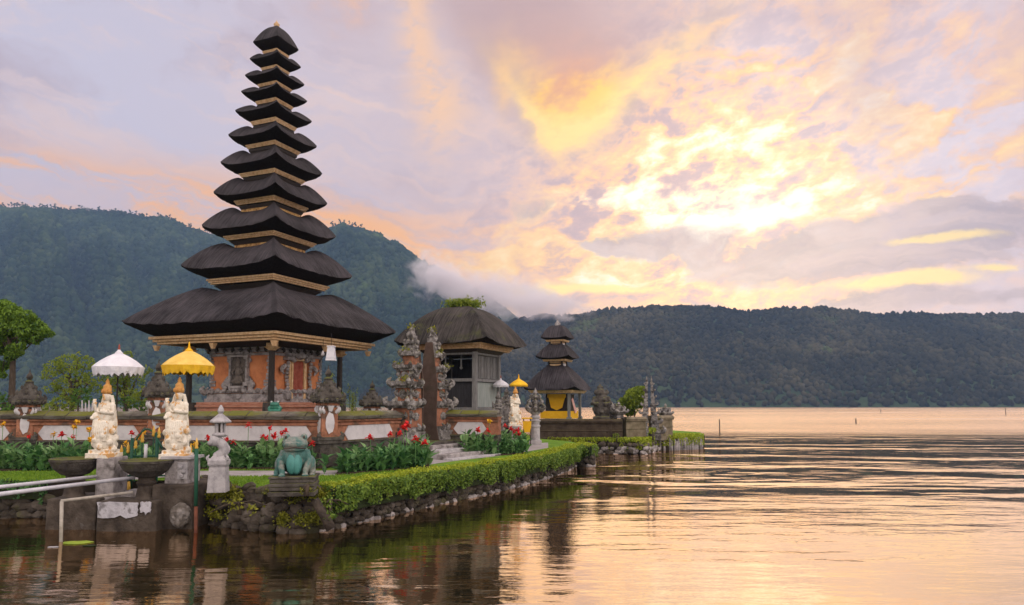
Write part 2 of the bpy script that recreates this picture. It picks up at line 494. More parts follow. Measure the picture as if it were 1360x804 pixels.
M['leaf_bush'] = leaf_mat('bush_leaves', (0.09, 0.16, 0.012), (0.34, 0.42, 0.04), 0.3)
M['bark'] = mat('bark', [(0.05, 0.038, 0.028), (0.11, 0.085, 0.062)], 6, rough=0.95, bs=18, bd=0.03, stretch=(3, 3, 0.8))
M['mountain'] = mat('forested_slope', [(0.018, 0.034, 0.014), (0.035, 0.06, 0.022), (0.05, 0.075, 0.03)], 0.02, rough=1.0, bs=0.1, bd=2.0, kind='Position')
M['rock'] = mat('wall_stones', [(0.030, 0.024, 0.018), (0.075, 0.062, 0.048), (0.14, 0.12, 0.10)], 2.6, rough=0.9, bs=13, bd=0.04, island=0.9,
                patches=[((0.07, 0.075, 0.02), 1.9, 0.52, 0.66, 0.5)])
M['rock_pale'] = mat('bleached_wall_stones', [(0.16, 0.14, 0.13), (0.34, 0.31, 0.30), (0.46, 0.43, 0.42)], 4, rough=0.9, bs=13, bd=0.03, island=0.8,
                     patches=[((0.07, 0.06, 0.05), 4, 0.52, 0.64, 0.8)])


# ------------------------------------------------------------------ mesh building
def _ico(sub):
    bm = bmesh.new()
    bmesh.ops.create_icosphere(bm, subdivisions=sub, radius=1.0)
    bm.verts.ensure_lookup_table()
    v = [tuple(x.co) for x in bm.verts]
    f = [tuple(y.index for y in x.verts) for x in bm.faces]
    bm.free()
    return v, f


ICO = {1: _ico(1), 2: _ico(2), 3: _ico(3)}


def rz(a):
    return Matrix.Rotation(a, 3, 'Z')


class MB:
    def __init__(s):
        s.v, s.f, s.m = [], [], []
        s.cur = 0

    def add(s, vs, fs):
        o = len(s.v)
        s.v += [tuple(x) for x in vs]
        s.f += [tuple(i + o for i in f) for f in fs]
        s.m += [s.cur] * len(fs)
        return s

    def frustum(s, c, b, t, h, rot=0.0, off=(0, 0)):
        """c = centre of the base; b, t = full sizes (x, y) of base and top"""
        c = Vector(c)
        rm = rz(rot)
        vs = []
        for (w, z, o) in ((b, 0, (0, 0)), (t, h, off)):
            for sx, sy in ((-1, -1), (1, -1), (1, 1), (-1, 1)):
                vs.append(c + rm @ Vector((sx * w[0] / 2 + o[0], sy * w[1] / 2 + o[1], z)))
        return s.add(vs, [(3, 2, 1, 0), (4, 5, 6, 7), (0, 1, 5, 4), (1, 2, 6, 5), (2, 3, 7, 6), (3, 0, 4, 7)])

    def box(s, c, size, rot=0.0):
        return s.frustum((c[0], c[1], c[2] - size[2] / 2), size[:2], size[:2], size[2], rot)

    def lathe(s, c, prof, n=20, rot=0.0, sq=(1, 1)):
        c = Vector(c)
        vs, fs = [], []
        for (r, z) in prof:
            for i in range(n):
                a = rot + 2 * math.pi * i / n
                vs.append(c + Vector((r * math.cos(a) * sq[0], r * math.sin(a) * sq[1], z)))
        for k in range(len(prof) - 1):
            for i in range(n):
                j = (i + 1) % n
                fs.append((k * n + i, k * n + j, (k + 1) * n + j, (k + 1) * n + i))
        fs.append(tuple(range(n))[::-1])
        fs.append(tuple((len(prof) - 1) * n + i for i in range(n)))
        return s.add(vs, fs)

    def tube(s, pts, rad, n=8, cap=True):
        pts = [Vector(p) for p in pts]
        if not isinstance(rad, (list, tuple)):
            rad = [rad] * len(pts)
        vs, fs = [], []
        up = Vector((0.13, 0.2, 1)).normalized()
        prev = None
        for i, p in enumerate(pts):
            d = (pts[min(i + 1, len(pts) - 1)] - pts[max(i - 1, 0)])
            if d.length < 1e-9:
                d = Vector((0, 0, 1))
            d.normalize()
            if prev is None:
                x = d.cross(up)
                if x.length < 0.05:
                    x = d.cross(Vector((1, 0, 0)))
            else:
                x = prev - d * prev.dot(d)
            x.normalize()
            prev = x
            y = d.cross(x)
            for k in range(n):
                a = 2 * math.pi * k / n
                vs.append(p + (x * math.cos(a) + y * math.sin(a)) * rad[i])
        for i in range(len(pts) - 1):
            for k in range(n):
                l = (k + 1) % n
                fs.append((i * n + k, i * n + l, (i + 1) * n + l, (i + 1) * n + k))
        if cap:
            fs.append(tuple(range(n))[::-1])
            fs.append(tuple((len(pts) - 1) * n + k for k in range(n)))
        return s.add(vs, fs)

    def ico(s, c, r, sub=2, jit=0.0, rot=None):
        if not isinstance(r, (list, tuple)):
            r = (r, r, r)
        c = Vector(c)
        v, f = ICO[sub]
        m = rot or Matrix.Identity(3)
        vs = []
        for p in v:
            q = Vector((p[0] * r[0], p[1] * r[1], p[2] * r[2]))
            if jit:
                q *= 1 + random.uniform(-jit, jit)
            vs.append(c + m @ q)
        return s.add(vs, f)

    def prism(s, poly, z0, z1):
        n = len(poly)
        vs = [(p[0], p[1], z0) for p in poly] + [(p[0], p[1], z1) for p in poly]
        fs = [tuple(range(n))[::-1], tuple(range(n, 2 * n))]
        fs += [(i, (i + 1) % n, n + (i + 1) % n, n + i) for i in range(n)]
        return s.add(vs, fs)

    def plate(s, poly3, thick):
        """polygon in 3-D given a thickness along its normal"""
        ps = [Vector(p) for p in poly3]
        nrm = (ps[1] - ps[0]).cross(ps[2] - ps[0]).normalized()
        n = len(ps)
        vs = ps + [p + nrm * thick for p in ps]
        fs = [tuple(range(n))[::-1], tuple(range(n, 2 * n))]
        fs += [(i, (i + 1) % n, n + (i + 1) % n, n + i) for i in range(n)]
        return s.add(vs, fs)

    def curl(s, base, out, size, up=1.0, n=6, turn=1.6, w=0.30):
        """a carved flame: swells from the wall, sweeps out and up and curls back in"""
        base = Vector(base)
        out = Vector(out).normalized()
        z = Vector((0, 0, 1))
        side = out.cross(z)
        pts, rad = [], []
        K = 7
        for i in range(K):
            t = i / (K - 1)
            a = -0.5 + t * turn * 1.9
            q = base + out * size * (0.62 * math.sin(min(a + 0.5, 2.2)) * 0.95) + z * size * up * (t * 0.92 - 0.16)
            if t > 0.6:
                q -= out * size * (t - 0.6) * 0.65
            pts.append(q)
            rad.append(size * w * (1 - t * 0.72) * (0.85 + 0.5 * math.sin(t * math.pi)))
        s.tube(pts, rad, n)
        return s

    def build(s, name, mats, parent=None, smooth=False, bevel=0.0, loc=None):
        me = bpy.data.meshes.new(name)
        me.from_pydata(s.v, [], s.f)
        if not isinstance(mats, (list, tuple)):
            mats = [mats]
        for m in mats:
            me.materials.append(m)
        if len(mats) > 1:
            me.polygons.foreach_set('material_index', s.m)
        if smooth:
            me.polygons.foreach_set('use_smooth', [True] * len(me.polygons))
        me.update()
        o = bpy.data.objects.new(name, me)
        COL.objects.link(o)
        if parent:
            o.parent = parent
        if loc is not None:
            o.location = loc
        if bevel:
            b = o.modifiers.new('bevel', 'BEVEL')
            b.width = bevel
            b.segments = 2
            b.limit_method = 'ANGLE'
        return o


def mesh_np(name, v, f, mat_, parent=None, smooth=False):
    me = bpy.data.meshes.new(name)
    v = np.asarray(v, np.float32)
    f = np.asarray(f, np.int32)
    k = f.shape[1]
    me.vertices.add(len(v))
    me.vertices.foreach_set('co', v.ravel())
    me.loops.add(f.size)
    me.loops.foreach_set('vertex_index', f.ravel())
    me.polygons.add(len(f))
    me.polygons.foreach_set('loop_start', np.arange(0, f.size, k, dtype=np.int32))
    me.polygons.foreach_set('loop_total', np.full(len(f), k, np.int32))
    if smooth:
        me.polygons.foreach_set('use_smooth', np.ones(len(f), bool))
    me.update(calc_edges=True)
    me.validate()
    me.materials.append(mat_)
    o = bpy.data.objects.new(name, me)
    COL.objects.link(o)
    if parent:
        o.parent = parent
    return o


def leaf_arrays(c, size, up=0.0, aspect=0.55, nrm=None, spread=1.0):
    """rhombic leaves at the centres c (N,3); up biases their tips upward, nrm (N,3) the way they face"""
    n = len(c)
    size = np.broadcast_to(np.asarray(size, float), (n,))[:, None]
    d = RNG.normal(size=(n, 3))
    d[:, 2] += up
    d /= np.linalg.norm(d, axis=1)[:, None]
    w = RNG.normal(size=(n, 3)) * spread
    if nrm is not None:
        w = w + nrm * 1.6
    s = np.cross(d, w)
    s /= np.linalg.norm(s, axis=1)[:, None] + 1e-9
    k = np.cross(s, d)
    a = c - d * size * 0.5
    b = c + s * size * aspect * 0.5 + k * size * 0.08
    e = c + d * size * 0.5
    g = c - s * size * aspect * 0.5 + k * size * 0.08
    v = np.stack([a, b, e, g], 1).reshape(-1, 3)
    f = np.arange(4 * n).reshape(n, 4)
    return v, f


def leaves(name, c, size, mat_, parent=None, **kw):
    v, f = leaf_arrays(np.asarray(c, float), size, **kw)
    return mesh_np(name, v, f, mat_, parent)


def sculpt(build, voxel, smooth=3, disp=0.0, dscale=0.1):
    """fuse overlapping solids of an MB into one continuous skin"""
    o = build.build('sculpt_tmp', M['stone'])
    r = o.modifiers.new('r', 'REMESH')
    r.mode = 'VOXEL'
    r.voxel_size = voxel
    if smooth:
        s_ = o.modifiers.new('s', 'SMOOTH')
        s_.factor = 0.5
        s_.iterations = smooth
    if disp:
        tx = bpy.data.textures.new('carving', 'CLOUDS')
        tx.noise_scale = dscale
        tx.noise_depth = 3
        d = o.modifiers.new('d', 'DISPLACE')
        d.texture = tx
        d.strength = disp
        d.mid_level = 0.5
    dg = bpy.context.evaluated_depsgraph_get()
    dg.update()
    me = bpy.data.meshes.new_from_object(o.evaluated_get(dg))
    bpy.data.objects.remove(o)
    me.materials.clear()
    me.polygons.foreach_set('use_smooth', [True] * len(me.polygons))
    return me


def mesh_obj(name, me, mat_, parent=None, loc=None):
    me.name = name
    me.materials.append(mat_)
    o = bpy.data.objects.new(name, me)
    COL.objects.link(o)
    if parent:
        o.parent = parent
    if loc is not None:
        o.location = loc
    return o


def tag(o, label=None, cat=None, group=None, kind=None):
    if label:
        o['label'] = label
    if cat:
        o['category'] = cat
    if group:
        o['group'] = group
    if kind:
        o['kind'] = kind
    return o


def thing(name, label, cat, loc=(0, 0, 0), rot=0.0, group=None):
    o = bpy.data.objects.new(name, None)
    o.empty_display_size = 0.2
    COL.objects.link(o)
    o.location = loc
    o.rotation_euler = (0, 0, rot)
    return tag(o, label, cat, group)


def copy_thing(root, loc, rot=0.0, label=None, group=None, scale=1.0):
    r = root.copy()
    COL.objects.link(r)
    r.location = loc
    r.rotation_euler = (0, 0, rot)
    r.scale = (scale,) * 3
    if label:
        r['label'] = label
    if group:
        r['group'] = group
    for ch in list(root.children):
        c = ch.copy()
        COL.objects.link(c)
        c.parent = r
        for g in list(ch.children):
            d = g.copy()
            COL.objects.link(d)
            d.parent = c
    return r

# ------------------------------------------------------------------ numpy value noise
def vnoise(x, y, seed=0):
    xi, yi = np.floor(x).astype(np.int64), np.floor(y).astype(np.int64)
    fx, fy = x - xi, y - yi
    fx, fy = fx * fx * (3 - 2 * fx), fy * fy * (3 - 2 * fy)

    def h(i, j):
        n = (i * 374761393 + j * 668265263 + seed * 974711) & 0x7fffffff
        n = ((n ^ (n >> 13)) * 1274126177) & 0x7fffffff
        return ((n ^ (n >> 16)) & 0xffff) / 65535.0
    a = h(xi, yi) * (1 - fx) + h(xi + 1, yi) * fx
    b = h(xi, yi + 1) * (1 - fx) + h(xi + 1, yi + 1) * fx
    return a * (1 - fy) + b * fy


def fbm(x, y, oct=5, seed=0):
    s, a, t = 0, 0.5, 0
    for i in range(oct):
        s = s + a * vnoise(x * 2 ** i, y * 2 ** i, seed + i)
        t += a
        a *= 0.5
    return s / t - 0.5


# ------------------------------------------------------------------ lake
def water_material():
    m, t, b = new_mat('lake_water')
    g = t.nodes.new('ShaderNodeNewGeometry')
    sp = t.nodes.new('ShaderNodeSeparateXYZ')
    t.links.new(g.outputs['Position'], sp.inputs[0])
    x, y = E(sp.outputs[0]), E(sp.outputs[1])
    # long low swells from a passing boat, crests lying across the view
    wob = noise(vec(x * 0.055, y * 0.12, 0.0), 1.0, 5, 0.55) - 0.5
    ph = (y * 1.0 + x * 0.14 + wob * 19.0)
    sw = (ph * (2 * math.pi / 6.0)).op('SINE')
    patch = noise(vec(x * 0.045, y * 0.12, 4.0), 1.0, 4, 0.55).ramp(0.33, 0.60)
    zone = y.ramp(15.0, 24.0) * (1.0 - y.ramp(48.0, 66.0)) * (x + y * 0.08).ramp(-3.0, 5.0)
    swell = sw * patch * zone * 0.062
    low = (noise(vec(x * 0.22, y * 0.75, 1.0), 1.0, 3, 0.5) - 0.5) * (0.034 - zone * 0.008)
    mid = (noise(vec(x * 0.9, y * 2.6, 2.0), 1.0, 4, 0.55) - 0.5) * 0.007
    fine = (noise(vec(x * 4.0, y * 9.0, 3.0), 1.0, 3, 0.5) - 0.5) * 0.0022
    wind = noise(vec(x * 0.012, y * 0.035, 6.0), 1.0, 4, 0.55) - 0.5
    ruff = (y + wind * 60.0).ramp(36.0, 80.0)
    h = swell + low + mid + fine * (ruff * 4.0 + 1.0) + (noise(vec(x * 0.5, y * 0.8, 9.0), 1.0, 3, 0.55) - 0.5) * ruff * 0.10
    t.nodes.remove(b)
    bn = t.nodes.new('ShaderNodeBump')
    bn.inputs['Distance'].default_value = 1.0
    t.links.new(h.s, bn.inputs['Height'])
    gl = t.nodes.new('ShaderNodeBsdfGlossy')
    gl.inputs['Color'].default_value = (1.0, 0.77, 0.57, 1)
    t.links.new(bn.outputs[0], gl.inputs['Normal'])
    t.links.new((ruff * (0.21 + wind * 0.16) + 0.045).s, gl.inputs['Roughness'])
    df = t.nodes.new('ShaderNodeBsdfDiffuse')
    df.inputs['Color'].default_value = (0.018, 0.020, 0.009, 1)
    fr = t.nodes.new('ShaderNodeFresnel')
    fr.inputs['IOR'].default_value = 1.33
    t.links.new(bn.outputs[0], fr.inputs['Normal'])
    ms = t.nodes.new('ShaderNodeMixShader')
    t.links.new((E(fr.outputs[0]) * 0.85 + 0.50).clamp().s, ms.inputs[0])
    t.links.new(df.outputs[0], ms.inputs[1])
    t.links.new(gl.outputs[0], ms.inputs[2])
    t.links.new(ms.outputs[0], t.nodes['Material Output'].inputs[0])
    return m


wb = MB()
wb.add([(-1750, -120, 0), (1750, -120, 0), (1750, 900, 0), (-1750, 900, 0)], [(0, 1, 2, 3)])
tag(wb.build('water', water_material()), kind='structure')


# ------------------------------------------------------------------ hills across the lake
def ridge_fn(pts):
    px = np.array([p[0] for p in pts], float)
    py = np.array([p[1] for p in pts], float)
    return lambda q: np.interp(q, px, py)


class Hill:
    """ground rising from the far shore to a ridge; q is the bearing written as photo column"""

    def __init__(s, pts, shore, ridge, seed, rough, pw):
        s.rf, s.shore, s.ridge, s.seed, s.rough, s.pw = ridge_fn(pts), shore, ridge, seed, rough, pw

    def height(s, q, t):
        q = np.asarray(q, float)
        t = np.asarray(t, float)
        H = (537 - s.rf(q)) / F_PX * s.ridge + EYE + fbm(q / 26, q * 0 + 3, 4, s.seed) * s.ridge * 0.008
        tt = np.clip(t, 0, 1)
        prof = tt ** s.pw * (1 - 0.12 * np.sin(tt * math.pi))
        gull = fbm(q / 70 + t * 0.9, t * 1.5 + q / 300, 5, s.seed + 9)
        gull2 = 0.5 - np.abs(fbm(q / 55 + t * 0.5, t * 0.8, 4, s.seed + 20)) * 2.4
        z = H * (prof + (gull * 0.34 + gull2 * 0.20) * np.sin(tt * math.pi) * s.rough)
        return np.where(t > 1, H * np.maximum(0.2, 1 - (t - 1) * 0.9), np.maximum(z, -2 + 2 * tt))

    def pos(s, q, t):
        D = s.shore + (s.ridge - s.shore) * t
        x = (q - 680) / F_PX * D
        return np.stack([x, D, s.height(q, t)], -1)


left_hill = Hill([(-900, 360), (-500, 300), (-200, 266), (0, 274), (60, 277), (110, 279), (170, 283), (210, 288), (240, 300), (275, 313), (345, 322),
                  (400, 308), (440, 300), (470, 301), (500, 313), (540, 336), (576, 357), (640, 392), (700, 432), (760, 490), (800, 560), (1000, 600)], 640, 1200, 3, 1.35, 0.92)
right_hill = Hill([(380, 535), (480, 515), (560, 478), (620, 448), (680, 428), (720, 420), (760, 419), (830, 412), (880, 409), (910, 408), (960, 411), (1000, 414), (1050, 411), (1095, 410),
                   (1150, 418), (1200, 419), (1250, 421), (1360, 418), (1500, 412), (1800, 420), (2400, 460)], 560, 800, 41, 0.85, 0.85)


def hill_mesh(name, h, q0, q1, nq, nt_):
    q, t = np.meshgrid(np.linspace(q0, q1, nq), np.concatenate([[-0.02], np.linspace(0, 1, nt_), [1.06, 1.12, 1.2]]))
    p = h.pos(q, t)
    p[0, :, 2] = -1.5
    rows, cols = q.shape
    i = np.arange(rows * cols).reshape(rows, cols)
    f = np.stack([i[:-1, :-1], i[:-1, 1:], i[1:, 1:], i[1:, :-1]], -1).reshape(-1, 4)
    o = mesh_np(name, p.reshape(-1, 3), f, M['mountain'], smooth=True)
    return tag(o, kind='structure')


hill_mesh('mountain', left_hill, -880, 1000, 380, 110)
hill_mesh('mountain', right_hill, 380, 2300, 330, 60)


def canopy_mat(name, c1, c2, c3):
    m, t, b = new_mat(name)
    g = t.nodes.new('ShaderNodeNewGeometry')
    r = E(g.outputs['Random Per Island'])
    big = noise(g.outputs['Position'], 0.007, 5, 0.6)
    big2 = noise(g.outputs['Position'], 0.02, 4, 0.6)
    f = (r * 0.50 + (big - 0.5) * 2.4 + (big2 - 0.5) * 0.9 + 0.25).clamp()
    c = cramp(f, [(0.0, c1), (0.5, c2), (1.0, c3)])
    c = mix(big2.ramp(0.62, 0.70) * big.ramp(0.45, 0.6) * 0.6, c, (0.085, 0.135, 0.04))
    t.links.new(c, b.inputs['Base Color'])
    b.inputs['Roughness'].default_value = 1.0
    b.inputs['Specular IOR Level'].default_value = 0.05
    return m


def forest(name, h, n, q0, q1, size, mat_, seed, clear=None):
    rg = np.random.default_rng(seed)
    q = rg.uniform(q0, q1, n)
    t = rg.uniform(0.0, 1.03, n) ** 0.85
    p = h.pos(q, t)
    keep = p[:, 2] > 0.8
    if clear is not None:
        keep &= ~clear(q, t)
    p = p[keep]
    n = len(p)
    v0, f0 = ICO[1]
    v0 = np.array(v0)
    f0 = np.array(f0)
    r = rg.uniform(0.55, 1.25, n) * size
    ang = rg.uniform(0, 6.28, n)
    sc = np.stack([r * rg.uniform(0.8, 1.2, n), r * rg.uniform(0.8, 1.2, n), r * rg.uniform(0.8, 1.35, n)], -1)
    vv = v0[None] * (1 + rg.uniform(-0.28, 0.28, (n, len(v0), 1)))
    c, s = np.cos(ang)[:, None], np.sin(ang)[:, None]
    x = vv[..., 0] * c - vv[..., 1] * s
    y = vv[..., 0] * s + vv[..., 1] * c
    V = np.stack([x, y, vv[..., 2]], -1) * sc[:, None] + p[:, None] + np.array([0, 0, 1.0]) * (r * 0.45)[:, None, None]
    Fc = f0[None] + (np.arange(n) * len(v0))[:, None, None]
    o = mesh_np(name, V.reshape(-1, 3), Fc.reshape(-1, 3), mat_, smooth=False)
    return tag(o, kind='stuff')


forest('forest', left_hill, 52000, -420, 800, 3.9, canopy_mat('far_canopy', (0.007, 0.016, 0.008), (0.020, 0.037, 0.016), (0.058, 0.082, 0.030)), 5)
forest('forest', right_hill, 26000, 480, 1900, 2.6, canopy_mat('lakeside_canopy', (0.011, 0.011, 0.007), (0.028, 0.027, 0.015), (0.075, 0.066, 0.036)), 6)


# slender trees standing along the skyline of the left ridge
def ridge_tree(seed):
    random.seed(seed)
    b = MB()
    hgt = random.uniform(12, 18)
    b.cur = 0
    b.tube([(0, 0, -3), (random.uniform(-.3, .3), 0, hgt * 0.5), (random.uniform(-.5, .5), 0, hgt * 0.9)], [0.38, 0.28, 0.16], 6)
    b.cur = 1
    for i in range(random.randint(5, 8)):
        b.ico((random.uniform(-2.4, 2.4), random.uniform(-2, 2), hgt * random.uniform(0.62, 1.0)), (random.uniform(1.0, 2.2), 1.5, random.uniform(0.7, 1.3)), 1, 0.3)
    return b.build('ridge_tree', [M['bark'], far_leaf], smooth=False)


far_leaf = mat('skyline_leaves', [(0.02, 0.026, 0.012), (0.045, 0.05, 0.022)], 0.4, rough=1.0, bd=0)
protos = [ridge_tree(s) for s in (11, 12, 13, 14, 15)]
random.seed(5)
k = 0
qs = []
q = -12.0
while q < 285:
    qs.append(q)
    q += random.uniform(1.2, 4.2)
q = 437.0
while q < 575:
    qs.append(q)
    q += random.uniform(1.8, 5.0) if q > 474 else random.uniform(1.6, 3.5)
for q in qs:
    t = random.uniform(0.97, 1.0)
    p = left_hill.pos(np.array(q), np.array(t))
    o = protos[k] if k < 5 else protos[k % 5].copy()
    if k >= 5:
        COL.objects.link(o)
    k += 1
    o.location = Vector(p) + Vector((0, 0, -0.5))
    sc_ = random.uniform(0.5, 0.95) * (0.62 if q > 480 else 1.0)
    o.scale = (sc_, sc_, sc_ * random.uniform(0.85, 1.2))
    o.rotation_euler = (0, 0, random.uniform(0, 6.28))
    tag(o, 'tiny slender tree silhouetted on the high left ridge line', 'tree', 'trees along the ridge')


# ------------------------------------------------------------------ haze and the mist bank on the ridge
def haze_material():
    m = bpy.data.materials.new('haze_air')
    m.use_nodes = True
    t = m.node_tree
    t.nodes.clear()
    o = t.nodes.new('ShaderNodeOutputMaterial')
    v = t.nodes.new('ShaderNodeVolumePrincipled')
    v.inputs['Color'].default_value = (0.36, 0.60, 1.0, 1)
    v.inputs['Density'].default_value = 0.00020
    t.links.new(v.outputs[0], o.inputs['Volume'])
    return m


hz = MB()
hz.box((0, 590, 178), (3700, 1440, 364))
tag(hz.build('haze', haze_material()), kind='stuff')


def mist_material():
    m = bpy.data.materials.new('mist')
    m.use_nodes = True
    t = m.node_tree
    t.nodes.clear()
    E.nt = t
    o = t.nodes.new('ShaderNodeOutputMaterial')
    v = t.nodes.new('ShaderNodeVolumePrincipled')
    v.inputs['Color'].default_value = (0.97, 0.93, 0.95, 1)
    tc = t.nodes.new('ShaderNodeTexCoord')
    sp = t.nodes.new('ShaderNodeSeparateXYZ')
    t.links.new(tc.outputs['Object'], sp.inputs[0])
    x, y, z = (E(s_) for s_ in sp.outputs)
    r = (x * x + y * y + z * z).op('SQRT')
    n = noise(vec(x * 3.0, y * 1.2, z * 1.3), 1.3, 7, 0.62, 0.4)
    d = ((1.0 - r) * 1.5 + (n - 0.5) * 3.4 - 0.30).ramp(0.0, 0.9)
    t.links.new((d * (1.0 - r).ramp(0.0, 0.3) * 0.040).s, v.inputs['Density'])
    t.links.new(v.outputs[0], o.inputs['Volume'])
    return m


mist_m = mist_material()


def mist(px, py, Y, rx, rz_, tilt):
    b = MB()
    b.ico((0, 0, 0), 1.0, 3)
    o = b.build('mist', mist_m)
    o.location = at(px, py, Y)
    o.scale = (rx, 60, rz_)
    o.rotation_euler = (0, R(tilt), 0)
    return tag(o, kind='stuff')


mist(648, 390, 900, 140, 46, 13)
mist(590, 370, 930, 62, 36, 40)
mist(715, 404, 760, 70, 22, 10)

def lawn_material():
    m, t, b = new_mat('lawn_and_bank')
    g = t.nodes.new('ShaderNodeNewGeometry')
    s_ = t.nodes.new('ShaderNodeSeparateXYZ')
    t.links.new(g.outputs['Normal'], s_.inputs[0])
    v = g.outputs['Position']
    c = cramp(noise(v, 1.8, 7, 0.6), [(0.32, (0.075, 0.175, 0.012)), (0.5, (0.135, 0.26, 0.02)), (0.68, (0.20, 0.33, 0.03))])
    c = mix(noise(v, 5.0, 5, 0.6).ramp(0.56, 0.7) * 0.6, c, (0.24, 0.30, 0.05))
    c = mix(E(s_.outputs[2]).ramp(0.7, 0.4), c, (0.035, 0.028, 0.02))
    t.links.new(c, b.inputs['Base Color'])
    b.inputs['Roughness'].default_value = 0.95
    b.inputs['Specular IOR Level'].default_value = 0.15
    bump(t, b, noise(v, 40, 6, 0.65), 0.03)
    return m


M['lawn'] = lawn_material()

# ------------------------------------------------------------------ the temple's land
LAND = 0.80
water_line = [(-260, 683), (-60, 688), (60, 689), (150, 688), (262, 689), (278, 697), (310, 704), (360, 709), (405, 710), (440, 705), (500, 691), (600, 668), (700, 645), (752, 628), (768, 619)]
front = [atz(a, b_, 0.0) for a, b_ in water_line]


def smooth_path(pts, n):
    """resample a polyline evenly with a Catmull-Rom curve"""
    P_ = [Vector(p) for p in pts]
    out = []
    for i in range(len(P_) - 1):
        p0, p1, p2, p3 = P_[max(i - 1, 0)], P_[i], P_[i + 1], P_[min(i + 2, len(P_) - 1)]
        for k_ in range(12):
            t = k_ / 12
            out.append(0.5 * ((2 * p1) + (p2 - p0) * t + (2 * p0 - 5 * p1 + 4 * p2 - p3) * t * t + (3 * p1 - p0 - 3 * p2 + p3) * t ** 3))
    out.append(P_[-1])
    L = [0]
    for a, b_ in zip(out, out[1:]):
        L.append(L[-1] + (b_ - a).length)
    res = []
    for k_ in range(n):
        d = L[-1] * k_ / (n - 1)
        i = min(np.searchsorted(L, d, side='right') - 1, len(out) - 2)
        res.append(out[i].lerp(out[i + 1], (d - L[i]) / max(1e-9, L[i + 1] - L[i])))
    return res


shore = smooth_path(front, 160)
back_right = [Vector((3.3, 29.5, 0)), Vector((2.6, 33, 0)), Vector((1.0, 36, 0)), Vector((0.5, 52, 0)), Vector((-60, 60, 0)), Vector((-60, 16.0, 0))]
land_poly = [(p.x, p.y) for p in shore] + [(p.x, p.y) for p in back_right]


def inset(path, d):
    """shift a shore path inland (to its left)"""
    out = []
    for i, p in enumerate(path):
        a, b_ = path[max(i - 1, 0)], path[min(i + 1, len(path) - 1)]
        t = (b_ - a).normalized()
        out.append(p + Vector((-t.y, t.x, 0)) * d)
    return out


lb = MB()
lp = inset(shore, 0.18)
lb.prism([(p.x, p.y) for p in lp] + [(p.x, p.y) for p in back_right], -1.2, LAND)
tag(lb.build('ground', M['lawn']), kind='structure')

# path of grey paving, a sheet 4 mm above the lawn
pf = [atz(a, b_, LAND) for a, b_ in [(150, 640), (240, 633), (330, 633), (420, 632), (470, 630), (540, 622), (600, 613), (660, 606), (700, 600), (728, 595)]]
pb = [atz(a, b_, LAND) for a, b_ in [(150, 627), (240, 626), (330, 625.5), (420, 625.5), (470, 623), (540, 612), (600, 604), (650, 597), (690, 591), (728, 588)]]
pf, pb = smooth_path(pf, 60), smooth_path(pb, 60)
pth = MB()
for i in range(59):
    a, b_, c, d = pf[i], pf[i + 1], pb[i + 1], pb[i]
    pth.add([(q_.x, q_.y, LAND + 0.004) for q_ in (a, b_, c, d)], [(0, 1, 2, 3)])
tag(pth.build('path', M['path']), kind='structure')


def bed(poly, z=LAND + 0.006):
    b = MB()
    b.prism(poly, LAND - 0.05, z + 0.04)
    return tag(b.build('flower_bed_soil', M['soil']), kind='structure')


bed([(-20, 18.2), (-13.2, 18.0), (-12.2, 18.6), (-12.2, 20.4), (-20, 20.4)])
bed([(-9.6, 18.7), (-4.9, 18.7), (-4.9, 20.2), (-9.6, 20.2)])
# ground inside the compound is a little higher
cg = MB()
cg.prism([(-30, 21.2), (-5.2, 21.2), (-2.9, 25.2), (-0.4, 25.0), (-0.2, 50), (-30, 55)], LAND - 0.1, 1.15)
tag(cg.build('compound_ground', M['earth']), kind='structure')

# islet behind on the right
isl_line = [(690, 600), (740, 602), (800, 602.5), (850, 603.6), (858, 603), (872, 599), (890, 598.5), (925, 597.2), (932, 596)]
isl = [atz(a, b_, 0.0) for a, b_ in isl_line] + [at(936, 585, 43.0), at(930, 580, 47), at(880, 580, 52), at(740, 580, 53), at(690, 580, 40)]
for p in isl:
    p.z = 0
ib = MB()
ib.prism([(p.x, p.y) for p in isl], -1.2, 0.66)
tag(ib.build('islet_ground', M['lawn']), kind='structure')

# ------------------------------------------------------------------ thatched roofs
SQ2 = math.sqrt(2.0)


